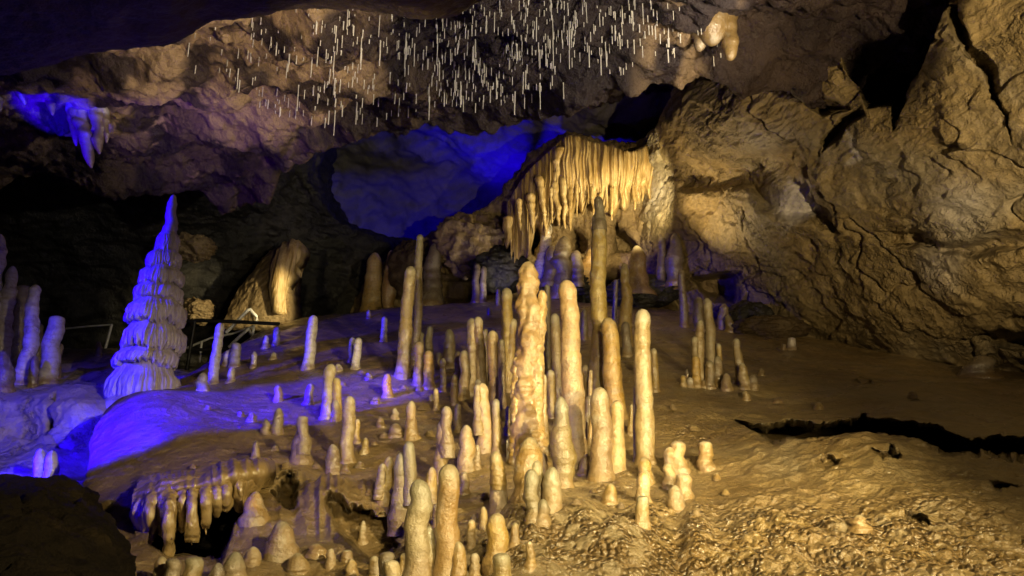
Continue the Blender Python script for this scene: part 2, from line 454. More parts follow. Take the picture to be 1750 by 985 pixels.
F = grid_faces(*px.shape)
ground = mesh_obj('ground', P, F, M['ground'], kind='structure')
set_attr(ground, 'rough_crust', np.clip(crust * 1.0 * smooth(wv, 0.25, 0.7), 0, 1))
bvh_of('ground', P, F)

# ------------------------------------------------------------------ terrace below the tiered stalagmite
t_rows = [
 [(-300,930,4.3),(-100,930,4.5),(40,930,4.7),(130,930,4.8),(220,930,4.9),(330,930,5.0),(480,930,5.2)],
 [(-300,850,5.3),(-100,850,5.4),(40,850,5.5),(130,850,5.5),(220,850,5.6),(330,850,5.8),(480,850,6.0)],
 [(-300,785,6.2),(-100,785,6.3),(40,785,6.4),(130,785,6.3),(220,790,6.3),(330,790,6.5),(480,790,6.7)],
 [(-300,745,6.6),(-100,745,6.7),(40,750,6.8),(130,752,6.65),(220,745,6.7),(330,740,6.9),(480,740,7.1)],
 [(-300,690,6.75),(-100,690,6.85),(40,690,6.9),(130,692,6.85),(220,692,7.0),(330,690,7.2),(480,690,7.4)],
 [(-300,662,7.2),(-100,662,7.3),(40,664,7.3),(130,664,7.2),(220,662,7.35),(330,662,7.7),(480,662,8)],
 [(-300,640,8.2),(-100,640,8.2),(40,642,8.2),(130,640,8.1),(220,640,8.2),(330,645,8.6),(480,645,9)],
 [(-300,615,9.8),(-100,615,9.8),(40,618,9.8),(130,606,9.8),(220,612,9.8),(330,640,10),(480,640,10.5)],
 [(-300,598,11.5),(-100,598,11.5),(40,604,11.5),(130,600,11.5),(220,606,11.5),(330,650,11.5),(480,660,12)],
 [(-300,640,13.5),(-100,640,13.5),(40,640,13.5),(130,640,13.5),(220,650,13.5),(330,690,13.5),(480,700,14)],
]
px, py, d = patch(t_rows, 300, 360)
d = d + 0.5 * poly_in(px + 3 * pnoise(np.stack([py * .05, px * .01, px * 0], -1)), py, [(84,690),(98,672),(104,700),(100,745),(112,765),(135,768),(120,780),(88,775),(80,740)], 9)
P = at(px, py, d)
n = normals(P)
h = 0.10 * fbm(P * 1.1, 3) + 0.05 * fbm(P * 3.2, 4) + smooth(py, 680, 700) * (1 - smooth(py, 760, 790)) * (0.13 * (0.55 - worley(P * 2.7)) + 0.05 * (0.55 - worley(P * 7)) + .03 * ridged(P * 5, 3))
P = P + n * h[..., None]
F = grid_faces(*px.shape)
terrace = mesh_obj('terrain', P, F, M['terrace'], kind='structure')
bvh_of('terrace', P, F)

# ------------------------------------------------------------------ dark rock close to the viewer
f_rows = [
 [(-290,1120,1.9),(-130,1120,1.95),(30,1120,2.0),(90,1120,2.1),(170,1120,2.25),(230,1120,2.6)],
 [(-290,985,2.2),(-130,985,2.25),(30,985,2.3),(90,985,2.4),(165,985,2.6),(220,990,3.0)],
 [(-290,905,2.5),(-130,900,2.55),(30,900,2.6),(90,900,2.75),(158,905,2.95),(198,915,3.3)],
 [(-290,850,2.9),(-130,848,2.95),(30,850,3.0),(80,856,3.1),(135,868,3.3),(168,880,3.6)],
 [(-290,833,3.3),(-130,832,3.35),(30,833,3.4),(70,838,3.5),(120,850,3.65),(152,864,3.9)],
 [(-290,860,4.1),(-130,860,4.1),(30,860,4.1),(70,866,4.2),(120,880,4.3),(160,890,4.5)],
 [(-290,960,4.6),(-130,960,4.6),(30,960,4.6),(70,960,4.6),(120,960,4.7),(160,960,4.8)],
]
px, py, d = patch(f_rows, 320, 400)
P = at(px, py, d); n = normals(P)
h = 0.06 * fbm(P * 1.5, 3) + 0.05 * fbm(P * 4, 4) + 0.02 * ridged(P * 8, 4) - 0.04 * smooth(np.abs(fbm(P * 2.2, 4)), 0.08, 0)
P = P + n * h[..., None]
F = grid_faces(*px.shape)
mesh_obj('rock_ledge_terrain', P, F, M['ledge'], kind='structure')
bvh_of('ledge', P, F)

# ------------------------------------------------------------------ cave wall (the high one beside the mound)
w_rows = [
 [(1095,575,14),(1130,575,12.4),(1200,592,11.7),(1300,615,10.9),(1420,650,10),(1560,690,9.0),(1700,700,8.2),(1850,705,7.5),(2080,720,6.5)],
 [(1105,500,14),(1140,520,12.4),(1200,548,11.8),(1300,572,11.0),(1420,602,10.1),(1560,632,9.2),(1700,650,8.4),(1850,660,7.6),(2080,675,6.5)],
 [(1105,440,13.5),(1140,450,12.2),(1200,465,11.3),(1300,490,10.3),(1420,530,9.4),(1560,560,8.5),(1700,580,7.8),(1850,590,7.0),(2080,600,6.0)],
 [(1100,350,13),(1140,350,11.8),(1215,355,10.6),(1310,375,9.5),(1420,400,8.5),(1560,430,7.7),(1700,450,7.0),(1850,460,6.3),(2080,470,5.4)],
 [(1098,260,13),(1112,246,12.0),(1195,255,9.9),(1300,268,8.8),(1420,285,7.8),(1560,310,7.0),(1700,330,6.4),(1850,340,5.7),(2080,350,4.9)],
 [(1140,210,12.6),(1142,212,11.0),(1205,200,9.4),(1305,205,8.4),(1420,205,7.4),(1560,215,6.6),(1700,230,5.9),(1850,230,5.3),(2080,230,4.6)],
 [(1182,160,12),(1180,160,10.2),(1240,140,9.0),(1320,138,8.1),(1420,130,7.2),(1560,130,6.3),(1700,130,5.6),(1850,130,5.0),(2080,130,4.4)],
 [(1264,100,11),(1258,98,9.2),(1305,65,8.4),(1365,52,7.7),(1450,50,7),(1570,45,6.0),(1700,30,5.3),(1850,20,4.7),(2080,20,4.2)],
 [(1330,30,10),(1318,35,8.9),(1365,0,8.2),(1420,-40,7.4),(1500,-60,6.7),(1610,-70,5.7),(1730,-80,5.0),(1880,-80,4.5),(2090,-80,4.0)],
 [(1400,-60,9.5),(1400,-60,8.5),(1440,-110,7.8),(1490,-150,7.0),(1560,-170,6.3),(1660,-170,5.5),(1760,-180,4.8),(1900,-180,4.3),(2090,-180,3.8)],
]
px, py, d = patch(w_rows, 560, 680)
n = normals(at(px, py, d))
j1 = 14 * fbm(np.stack([px * 0.02, py * 0.02, px * 0], -1), 3); j2 = 14 * fbm(np.stack([px * 0.02 + 90, py * 0.02, px * 0], -1), 3)
shadow_recess = [(1330,-200),(1345,20),(1400,44),(1450,70),(1462,150),(1480,182),(1524,180),(1532,218),(1558,155),(1584,112),(1616,60),(1646,-10),(1660,-200)]  # recess cut into the wall to stand in for a shadow
under = [(1172,270),(1225,262),(1266,266),(1330,256),(1365,252),(1382,285),(1398,330),(1420,370),(1440,395),(1390,392),(1330,380),(1280,330),(1215,330),(1180,320)]
d = d + 2.6 * poly_in(px + j1 * .3, py + j2 * .3, shadow_recess, 14)
d = d + 0.55 * poly_in(px + j1, py + j2, under, 26) 
d = d - 0.45 * ell(px, py, 1340, 345, 55, 60)
for poly, a, fd in (([(1640,10),(1668,0),(1686,60),(1712,100),(1716,150),(1738,210),(1740,240),(1728,200),(1706,165),(1690,110),(1660,60)], .35, 7),
                    ([(1360,62),(1372,70),(1378,140),(1440,180),(1450,190),(1400,200),(1366,160)], .5, 12),
                    ([(1430,205),(1470,180),(1480,195),(1440,225),(1400,262),(1395,245)], .5, 10),
                    ([(1500,398),(1560,385),(1640,395),(1750,380),(1800,385),(1800,415),(1700,420),(1600,418),(1530,420)], .35, 14),
                    ([(1180,470),(1255,470),(1262,520),(1220,520),(1190,500)], .8, 12),
                    ([(1380,588),(1470,592),(1560,600),(1640,612),(1600,625),(1500,615),(1420,608)], .5, 10),
                    ([(1660,560),(1720,548),(1790,560),(1790,600),(1740,590),(1690,585)], .4, 12),
                    ([(1600,245),(1640,232),(1680,236),(1660,246),(1620,256)], .2, 8),
                    ([(1276,140),(1300,136),(1300,158),(1284,160)], .15, 8)):
    d = d + a * poly_in(px + j1 * .6, py + j2 * .6, poly, fd)
P = at(px, py, d)
sn = fbm(P * np.array([.45, .45, .8]) + 3, 4) * 5
h = 0.26 * fbm(P * 0.5, 3) + 0.09 * (np.floor(sn) + smooth(sn % 1.0, 0.75, 1.0)) / 2 + 0.035 * fbm(P * 1.7, 4) + 0.016 * ridged(P * 3.0, 4) + 0.016 * ridged(P * np.array([5, 5, 14.0]), 3)
h -= 0.06 * smooth(np.abs(fbm(P * 0.55 + 40, 4)), 0.045, 0.0)
strata = P[..., 2] + 0.25 * P[..., 0] + 0.3 * fbm(P * 0.7, 2)
h += 0.035 * np.abs(np.sin(strata * 5.1)) * smooth(px, 1380, 1500)
P = P + n * h[..., None]
F = grid_faces(*px.shape)
wall = mesh_obj('cave_wall', P, F, M['wall'], kind='structure')
cal = 0.9 * poly_in(px + j1 * 1.5, py + j2 * 1.5, [(1330,330),(1345,300),(1375,308),(1395,345),(1380,385),(1340,395),(1328,360)], 18) \
    + 0.6 * poly_in(px + j1, py + j2, [(1440,215),(1460,240),(1470,270),(1448,290),(1435,280),(1450,262)], 8) \
    + 0.35 * ell(px, py, 1620, 440, 40, 40) + 0.3 * ell(px, py, 1310, 235, 50, 20) + 0.4 * ell(px, py, 1650, 340, 50, 40) + .35 * ell(px, py, 1130, 330, 30, 40)
set_attr(wall, 'calcite', np.clip(cal, 0, 1))
bvh_of('wall', P, F)

# ------------------------------------------------------------------ ceiling (a height field in plan)
def ceil_pt(px, py, z=4.3):
    rx, rz = ray(px, py); dd = z / rz
    return rx * dd, dd
edge_px = [(-350,330),(-150,300),(60,290),(200,285),(300,302),(380,318),(440,332),(500,262),(540,228),(620,212),(720,204),(800,206),(880,182),(945,150),(1000,128),(1100,112),(1200,112),(1262,118),(1400,160),(1700,190)]
ep = np.array([ceil_pt(a, b) for a, b in edge_px])
nx, ny = 620, 520
X, Y = np.meshgrid(np.linspace(-9, 6.5, nx), np.linspace(-1.5, 13.5, ny))
rx_ = X
ye = np.interp(X, ep[:, 0], ep[:, 1])
ye = ye + 0.35 * fbm(np.stack([X * 1.2, Y * 0.3, X * 0 + 3], -1), 4)
Q = np.stack([X, Y, X * 0], -1)
step = fbm(Q * np.array([0.8, 1.0, 1]) + 5, 4)
blocks = np.floor(step * 7) / 7 + 0.14 * smooth((step * 7) % 1.0, 0.6, 1.0)
Zc = 4.3 + CAM[2] - 0.42 * blocks - 0.16 * fbm(Q * 1.6, 4) - 0.10 * ridged(Q * np.array([1.6, 3.2, 1]), 4) - 0.03 * fbm(Q * 9, 3)
Zc += 0.12 * np.abs(np.sin((Y + 0.5 * X) * 2.2 + 2 * fbm(Q * .7, 2)))
Zc += 3.0 * smooth(Y - ye, -0.02, 1.1) ** 0.8
Zc -= 0.22 * ell(Y - ye, X * 0, -0.15, 0, 0.25, 1)
P = np.stack([X, Y, Zc], -1)
F = grid_faces(ny, nx)
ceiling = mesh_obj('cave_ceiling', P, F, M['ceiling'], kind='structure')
bvh_of('ceiling', P, F)
rel = P - CAM
fw = rel[..., 1] * CP + rel[..., 2] * SP; upc = -rel[..., 1] * SP + rel[..., 2] * CP
cpx = W / 2 + FPX * rel[..., 0] / np.maximum(fw, .3); cpy = H / 2 - FPX * upc / np.maximum(fw, .3)
tan = smooth(X + 0.5 * fbm(Q * 1.1, 4), -0.6, -2.2) * (0.06 + .94 * smooth(fbm(Q * 1.6 + 9, 5), -0.14, 0.06)) * (1 - .8 * smooth(Y - 1.0 * fbm(Q, 3), 8.0, 9.3))  # patchy tan rock; its spread puts the lit side into the colour
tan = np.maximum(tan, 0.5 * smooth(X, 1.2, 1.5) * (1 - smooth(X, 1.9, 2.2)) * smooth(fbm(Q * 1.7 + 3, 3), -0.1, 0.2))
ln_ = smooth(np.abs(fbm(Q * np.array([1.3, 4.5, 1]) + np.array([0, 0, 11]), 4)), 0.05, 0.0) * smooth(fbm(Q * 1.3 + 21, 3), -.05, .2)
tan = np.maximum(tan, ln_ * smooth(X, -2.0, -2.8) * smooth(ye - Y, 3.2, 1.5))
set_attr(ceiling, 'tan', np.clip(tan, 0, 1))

# ------------------------------------------------------------------ near overhang at the top of the view
n_rows = [
 [(-300,150,4.6),(-60,118,4.5),(60,108,4.4),(130,90,4.4),(200,72,4.3),(290,58,4.3),(350,28,4.2),(430,20,4.1),(520,4,4.1),(600,4,4.1),(700,20,4.0),(790,8,4.0),(860,-30,4.0)],
 [(-300,120,4.1),(-60,96,4.0),(60,86,3.9),(130,70,3.9),(200,54,3.85),(290,40,3.8),(350,14,3.8),(430,4,3.7),(520,-12,3.7),(600,-10,3.7),(700,6,3.6),(790,-8,3.6),(860,-46,3.6)],
 [(-300,40,3.5),(-60,20,3.4),(60,10,3.4),(130,0,3.4),(200,-10,3.35),(290,-24,3.3),(350,-40,3.3),(430,-50,3.2),(520,-60,3.2),(600,-60,3.2),(700,-50,3.1),(790,-60,3.1),(860,-90,3.1)],
 [(-300,-160,2.7),(-60,-160,2.7),(60,-160,2.7),(130,-160,2.7),(200,-160,2.6),(290,-160,2.6),(350,-160,2.6),(430,-160,2.5),(520,-160,2.5),(600,-160,2.5),(700,-160,2.5),(790,-160,2.4),(860,-180,2.4)],
]
n_rows = [[(a, b - 30, c + .9) for a, b, c in n_rows[0]]] + n_rows
px, py, d = patch(n_rows, 120, 320)
P = at(px, py, d); n = normals(P)
h = 0.06 * fbm(P * 1.6, 4) + 0.025 * ridged(P * 5, 3)
P = P + n * h[..., None]
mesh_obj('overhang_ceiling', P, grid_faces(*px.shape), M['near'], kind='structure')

# ------------------------------------------------------------------ vault far behind
v_rows = [
 [(250,640,20),(450,640,20.5),(650,640,21),(850,640,21),(1050,640,20),(1250,640,18),(1500,640,17)],
 [(250,480,19),(450,480,19.5),(650,480,20.5),(850,480,20),(1050,480,19),(1250,480,17.5),(1500,480,16.5)],
 [(250,330,17),(450,330,18),(650,330,19),(850,330,18.5),(1050,330,17.5),(1250,330,16),(1500,330,15)],
 [(250,220,14.5),(450,220,15.5),(650,220,16.5),(850,220,15.5),(1050,220,14.5),(1250,220,13.5),(1500,220,12.5)],
 [(250,120,12),(450,120,12.6),(650,120,13.2),(850,120,12.6),(1050,120,12),(1250,120,11.5),(1500,120,11)],
 [(250,20,10.5),(450,20,10.8),(650,20,11),(850,20,11),(1050,20,10.5),(1250,20,10),(1500,20,10)],
]
px, py, d = patch(v_rows, 220, 320)
P = at(px, py, d); n = normals(P)
h = 0.5 * fbm(P * 0.35, 3) + 0.25 * fbm(P * 0.9, 4) + 0.08 * ridged(P * 2.2, 3)
P = P + n * h[..., None]
mesh_obj('vault_wall', P, grid_faces(*px.shape), M['vault'], kind='structure')

# ------------------------------------------------------------------ dark wall at the far side
d_rows = [
 [(-350,700,14),(-100,700,14),(100,700,14),(250,700,14.5),(400,700,15),(520,700,15.5),(620,690,16),(720,680,16.5),(760,680,18)],
 [(-350,560,13.5),(-100,560,13.5),(100,560,13.6),(250,560,14),(400,560,14.5),(520,560,15),(620,550,15.5),(720,540,16),(760,540,18)],
 [(-350,450,13),(-100,450,13),(100,450,13.2),(250,450,13.5),(400,450,14),(520,450,14.5),(600,445,15),(690,425,15.6),(730,440,18)],
 [(-350,370,12.4),(-100,370,12.4),(100,370,12.5),(250,370,12.9),(390,370,13.4),(490,370,14),(550,378,14.6),(610,400,15.2),(640,420,18)],
 [(-350,310,11.6),(-100,300,11.6),(100,300,11.7),(250,305,12.1),(370,315,12.6),(440,315,13.2),(500,300,13.8),(540,330,14.4),(570,350,17)],
 [(-350,240,10.6),(-100,240,10.6),(100,250,10.8),(250,262,11.4),(370,270,12.0),(440,255,12.6),(490,235,13.2),(525,230,13.8),(560,260,16)],
 [(-350,150,9.6),(-100,160,9.6),(100,180,9.8),(250,200,10.4),(370,200,11.0),(440,190,11.6),(490,180,12.2),(525,180,12.8),(560,200,15)],
]
px, py, d = patch(d_rows, 240, 320)
P = at(px, py, d); n = normals(P)
h = 0.3 * fbm(P * 0.5, 3) + 0.15 * fbm(P * 1.3, 4) + 0.07 * ridged(P * np.array([1.5, 1.5, 4.0]), 4)
P = P + n * h[..., None]
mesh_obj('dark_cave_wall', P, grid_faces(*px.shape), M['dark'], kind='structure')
bvh_of('dark', P, grid_faces(*px.shape))

# ------------------------------------------------------------------ back wall under the curtain
b_rows = [
 [(600,600,15.5),(660,600,14.8),(760,600,14.2),(860,600,13.8),(960,600,13.4),(1060,600,13),(1150,600,12.6),(1230,600,12.2)],
 [(610,520,15.2),(665,520,14.6),(760,515,14),(860,510,13.6),(960,505,13.2),(1060,510,12.9),(1150,520,12.6),(1230,540,12.2)],
 [(640,470,15.2),(680,470,14.5),(765,465,13.8),(860,460,13.5),(960,455,13.3),(1060,455,13.0),(1150,455,12.6),(1230,470,12)],
 [(680,435,15),(705,425,14.4),(770,412,13.7),(860,405,13.4),(960,400,13.3),(1060,395,13.0),(1150,390,12.5),(1230,400,11.9)],
 [(715,418,15),(735,402,14.3),(785,385,13.7),(862,358,13.4),(960,340,13.1),(1060,335,12.8),(1150,330,12.4),(1230,340,11.8)],
 [(770,396,15),(790,384,14.4),(830,366,13.8),(880,322,13.4),(962,280,13.0),(1060,280,12.7),(1150,280,12.4),(1230,290,11.9)],
 [(830,380,15.6),(842,366,14.8),(862,345,14.2),(898,300,13.7),(968,240,13.2),(1060,256,12.9),(1125,250,12.6),(1230,255,12.2)],
 [(850,400,17),(860,380,16.4),(880,360,15.9),(905,310,15.6),(970,255,15.2),(1060,268,14.9),(1130,262,14.5),(1230,265,14)],
]
px, py, d = patch(b_rows, 300, 360)
for poly, a, fd in (([(1040,385),(1052,368),(1072,392),(1102,432),(1062,442),(1040,440)], 1.0, 8),
                    ([(972,378),(990,384),(1004,410),(1000,440),(978,430)], 1.0, 8),
                    ([(876,335),(902,292),(898,350),(886,440),(872,430)], .9, 8),
                    ([(905,390),(920,385),(926,410),(915,450),(902,440)], .9, 6),
                    ([(700,470),(900,458),(1060,470),(1160,480),(1160,530),(1000,520),(850,520),(700,530)], .8, 14)):
    d = d + a * poly_in(px, py, poly, fd)
P = at(px, py, d); n = normals(P)
h = 0.15 * fbm(P * 0.9, 3) + 0.09 * fbm(P * 2.4, 4) + 0.05 * ridged(P * np.array([4, 4, 2.5]), 4) \
    + 0.07 * smooth(py, 420, 380) * smooth(px, 850, 900) * (1 - 2 * np.abs(pnoise(np.stack([px * .09, py * .006, px * 0], -1))))
P = P + n * h[..., None]
mesh_obj('back_cave_wall', P, grid_faces(*px.shape), M['back'], kind='structure')
bvh_of('back', P, grid_faces(*px.shape))

# ------------------------------------------------------------------ stalagmites
def column_mesh(base, top, r, style='col', seed=0, nv=None, nu=20, cap=None, wob=1.0, sink=0.08):
    """a dripstone from base to top (world points): rounded cap, rings, drip bulges; returns V, F relative to the base"""
    rs = np.random.RandomState(seed)
    base = np.asarray(base, float); top = np.asarray(top, float)
    L = np.linalg.norm(top - base)
    ax = (top - base) / L
    sink = min(sink, 0.35 * L)
    base = base - ax * sink
    L = L + sink
    nv = nv or int(np.clip(L / r * 5, 18, 80))
    # parameter, denser at the cap
    t = np.linspace(0, 1, nv)
    t = np.concatenate([t[:-1] * (1 - 1.3 * r / L) if L > 2.6 * r else t[:-1] * 0.5, 1 - (1.3 * r / L if L > 2.6 * r else 0.5) * (1 - np.sin(np.linspace(0, math.pi / 2, 9)))])
    s = t * L
    capn = min(1.3 * r, L * 0.5) * (1.0 if cap is None else cap)
    q = np.clip((s - (L - capn)) / capn, 0, 1)
    prof = np.sqrt(np.clip(1 - q ** 2.3, 0, 1))
    if style == 'col':   tp = 1.06 - 0.22 * t
    elif style == 'cone': tp = 1.2 - 0.62 * t
    elif style == 'lobe': tp = (1.0 - 0.35 * t) * np.sqrt(smooth(t, -0.001, 0.12))
    elif style == 'icicle': tp = (1.0 - 0.72 * t) * np.sqrt(smooth(t, -0.001, 0.12))
    elif style == 'bulb': tp = 0.82 + 0.42 * np.exp(-((t - 0.45) / 0.22) ** 2) - 0.25 * smooth(t, .6, 1)
    elif style == 'drop': tp = 0.75 + 0.35 * np.sin(np.clip(t, 0, 1) * math.pi) - 0.1 * t
    elif style == 'dome': tp = 1.0 + 0 * t; prof = np.sqrt(np.clip(1 - t ** 3, 0, 1))
    elif style == 'knob': tp = 1.16 - 0.50 * t
    elif style == 'flat': tp = 1.05 - 0.12 * t; prof = np.clip(1 - q ** 6, 0, 1) ** 0.5
    else: tp = 1.0 + 0 * t
    ring = 0.045 * wob * np.interp(s, np.linspace(0, L, 9 + int(L / r)), rs.normal(size=9 + int(L / r)))
    skirt = (0.0 if style in ('icicle', 'lobe') else 0.30) * np.exp(-np.maximum(s - sink, 0) / (0.4 * r))
    rad = r * prof * (tp + ring * (1 - q) + skirt)
    # gentle wander of the axis
    wx = np.interp(t, np.linspace(0, 1, 6), rs.normal(size=6) * [0, .6, 1, 1, .6, 0]) * r * 0.14 * wob
    wy = np.interp(t, np.linspace(0, 1, 6), rs.normal(size=6) * [0, .6, 1, 1, .6, 0]) * r * 0.10 * wob
    th = np.linspace(0, 2 * math.pi, nu, endpoint=False)
    C = base[None, :] + ax[None, :] * s[:, None]
    C[:, 0] += wx; C[:, 1] += wy
    ring3 = np.stack([np.cos(th), np.sin(th), th * 0], -1)
    V = C[:, None, :] + ring3[None] * rad[:, None, None]
    # lumps
    q3 = V * (1.0 / r)
    off = rs.rand(3) * 90
    if style == 'knob':
        lump = 0.50 * (0.60 - worley(q3 * np.array([.75, .75, .62]) + off)) + 0.28 * (0.6 - worley(q3 * 1.5 + off)) + 0.06 * fbm(q3 * 1.6 + off, 3)
    else:
        lump = 0.03 * wob * pnoise(q3 * np.array([2.6, 2.6, 2.0]) + off) + 0.06 * wob * fbm(q3 * np.array([.7, .7, .9]) + off, 3) + 0.035 * wob * pnoise(q3 * np.array([.25, .25, 1.7]) + off) + 0.04 * wob * pnoise(q3 * np.array([1.3, 1.3, .12]) + off)
    V = V + (V - C[:, None, :]) * lump[..., None] * 1.3
    V = V.reshape(-1, 3)
    Fq = grid_faces(len(t), nu, True)
    return V, Fq, base

def px2m(px_, dd):
    return px_ * dd / FPX / 0.97

SEED = [100]
GR = ['ground', 'terrace']
def place(bx, by, tx, ty, w, surf=GR, dd=None):
    """base and tip points of a dripstone seen from (bx,by) to (tx,ty), standing on the ground"""
    hb = None if dd else hit(bx, by, surf)
    if dd: by = by + 22
    if hb is None:
        hb = at(bx, by, dd or 9.0)
    D = hb[1] - CAM[1]
    top = at(tx, ty, D)
    r = 0.5 * px2m(w, D * 1.0) / 1.0
    return hb, top, r

def stalagmite(bx, by, tx, ty, w, mat, style, label, extra=(), group=None, surf=GR, dd=None, name='stalagmite', cat='stalagmite', wob=1.0, part='side_column'):
    SEED[0] += 1
    b, t, r = place(bx, by, tx, ty, w, surf, dd)
    V, Fq, base = column_mesh(b, t, r, style, SEED[0], wob=wob, nu=40 if style == 'knob' else (26 if w > 18 else 16), nv=130 if style == 'knob' else None)
    o = mesh_obj(name, V, Fq, M[mat], loc=b)
    tag(o, label, cat, group)
    for (ex, ey, fx, fy, ew, em, es) in extra:
        SEED[0] += 1
        D = b[1]
        b2 = at(ex, ey, D - 0.02); t2 = at(fx, fy, D - 0.02)
        r2 = 0.5 * px2m(ew, D)
        V, Fq, _ = column_mesh(b2, t2, r2, es, SEED[0], wob=wob, nu=30 if es == 'knob' else 18, nv=90 if es == 'knob' else None)
        c = mesh_obj(part, V - b, Fq, M[em], parent=o)
    return o

G1 = 'stalagmites standing on the flowstone mound'
st = lambda *a, **k: stalagmite(*a, group=k.pop('group', G1), **k)

# the central crowd
st(900,792,903,447,43,'gold','knob','tallest knobbly golden stalagmite with lumpy sides in the centre of the crowd', [(917,740,926,496,21,'gold','knob'),(884,760,882,610,18,'gold','knob')])
st(903,852,905,747,46,'brown','drop','squat brown dome-topped stalagmite in front of the knobbly golden one')
st(984,795,968,479,36,'gold','col','smooth golden column with round top just beside the knobbly stalagmite')
st(868,665,866,492,23,'cream','col','pale pointed stalagmite behind the shadow side of the knobbly golden one', [(862,690,878,545,17,'cream','col')])
st(936,640,935,486,12,'dim','col','thin dull stalagmite showing between the knobbly and the smooth golden columns')
st(956,690,948,536,19,'cream','col','slim pinkish stalagmite leaning against the smooth golden column')
st(1022,690,1024,362,30,'cream','col','very tall yellowish pole-like stalagmite reaching up to the fluted curtain', [(1024,380,1022,336,19,'dim','col')], part='tip')
st(1052,712,1039,543,33,'gold','col','bright yellow round-topped stalagmite directly before the tallest pole')
st(1054,802,1055,684,26,'gold','col','shiny yellow stalagmite standing at the foot of the bright yellow one')
st(1028,820,1025,662,36,'brown','col','stout brown blunt stalagmite in front of the bright yellow pair')
st(1105,790,1098,528,31,'cream','col','tall whitish stalagmite with glossy bulges standing apart beside the yellow pair')
st(1120,668,1117,595,14,'cream','col','short cream stalagmite tucked behind the tall whitish one')
st(1086,790,1085,660,8,'dim','col','thin dark sliver of stalagmite touching the tall whitish one')
st(1071,590,1067,450,23,'brown','cone','tapering brown stalagmite far up the mound under the bright wall')
st(1070,608,1069,550,17,'dim','col','small dark stalagmite in front of the tapering brown one')
st(1050,560,1053,478,9,'dim','col','thin dim stalagmite half hidden behind the tall yellowish pole')
st(1169,558,1164,462,14,'dim','col','lone dim slender stalagmite below the rusty wall')
st(998,580,999,528,13,'dim','drop','small dull stalagmite in the gap beside the smooth golden column')
st(962,832,958,678,33,'grey','bulb','grey-green bottle-shaped stalagmite in front of the smooth golden column')
st(926,858,916,786,23,'grey','col','grey finger stalagmite close behind the streaked one with a bulb at its foot')
st(913,886,907,802,25,'grey','col','dark-streaked grey stalagmite with a small bulb fused at its foot', [(927,888,928,853,22,'grey','dome')], part='bulb')
st(944,868,944,798,29,'grey','drop','egg-shaped grey stalagmite beside the streaked one')
st(929,815,928,774,16,'cream','col','little pale stub between the brown dome and the grey-green bottle')
st(991,745,989,602,11,'gold','col','thin golden stalagmite pressed to the side of the smooth golden column')
st(1002,690,1001,624,17,'brown','col','short brown stalagmite between the smooth golden column and the tall pole')
st(930,775,929,640,14,'cream','col','slim pale stalagmite hugging the foot of the knobbly golden one')
st(944,715,941,632,17,'cream','col','short cream stalagmite between the knobbly and smooth golden columns')
st(1000,808,1003,776,19,'cream','cone','small pinkish cone beside the stout brown blunt stalagmite')
st(1000,740,1008,676,20,'brown','col','brown leaning stub behind the small pinkish cone')
st(1043,860,1043,826,25,'brown','dome','glossy low stump alone on the mud before the stout brown stalagmite')
st(1104,822,1101,781,25,'brown','col','brown rearmost stump in a row of three below the tall whitish stalagmite')
st(1101,856,1099,807,22,'gold','col','yellow middle stump in a row of three below the tall whitish stalagmite')
st(1097,893,1098,847,22,'grey','flat','bluish grey front stump in a row of three below the tall whitish stalagmite')
st(1160,802,1158,754,28,'cream','flat','fused pale double stump beside the tall whitish stalagmite', [(1146,802,1144,764,20,'cream','col')])
st(1144,832,1142,791,20,'cream','col','small cream stump in front of the fused double stump')
st(1171,852,1166,809,26,'cream','flat','flat-topped cream stump beside a brown egg-like one')
st(1157,870,1153,829,26,'brown','drop','brown egg-like stump in front of the flat-topped cream one')
st(1208,798,1204,754,24,'cream','flat','isolated cylindrical cream stump below the dark crevice')
st(1467,903,1467,880,28,'brown','dome','small olive dome alone on the open mud slope')
st(1352,598,1352,577,14,'white','flat','tiny white stump alone near the foot of the long wall', [(1339,598,1339,588,8,'dim','flat')])
st(1677,646,1675,607,50,'dim','dome','broad grey dome at the foot of the long wall')
# second cluster
G2 = 'stalagmites of the small cluster below the rusty wall'
c2 = lambda *a, **k: st(*a, group=G2, **k)
c2(1217,632,1208,510,18,'cream','col','tallest slim stalagmite of the small cluster below the rusty wall')
c2(1197,655,1197,547,20,'cream','cone','second tallest stalagmite of the small cluster with a bent shoulder', [(1189,655,1187,575,13,'cream','col')])
c2(1192,660,1188,608,16,'gold','col','yellowish round-topped stalagmite at the outer edge of the small cluster')
c2(1214,663,1212,616,17,'brown','col','brown stalagmite in the front row of the small cluster')
c2(1231,652,1228,587,10,'cream','col','thin stalagmite behind the small cluster on its wall side')
c2(1230,660,1226,608,20,'brown','cone','broad tapering brown stalagmite inside the small cluster')
c2(1243,666,1241,638,18,'cream','dome','rounded stub at the wall-side end of the small cluster')
c2(1168,659,1167,641,11,'cream','col','outermost tiny stub of the small cluster')
c2(1180,660,1179,645,12,'white','col','tiny white stub next to the outermost one of the small cluster')
c2(1175,648,1175,631,8,'dim','col','tiny dim peg behind the outermost stubs of the small cluster')
c2(1203,663,1203,650,11,'brown','dome','tiny brown bump between the front stalagmites of the small cluster')
st(1265,655,1258,578,15,'cream','col','slim stalagmite just off the small cluster, behind a shorter one', group=G2)
st(1272,664,1268,620,17,'cream','drop','shorter plump stalagmite before the slim one off the small cluster', group=G2)
st(1288,665,1287,640,16,'dim','drop','dull little pear-shaped stub past the small cluster', group=G2)
st(1275,683,1274,668,13,'cream','col','lowest small stub in front of the small cluster', group=G2)
st(1301,642,1300,629,10,'dim','dome','tiny dull bump farthest from the small cluster', group=G2)
st(1247,567,1244,538,15,'grey','drop','greenish stump behind the small cluster')
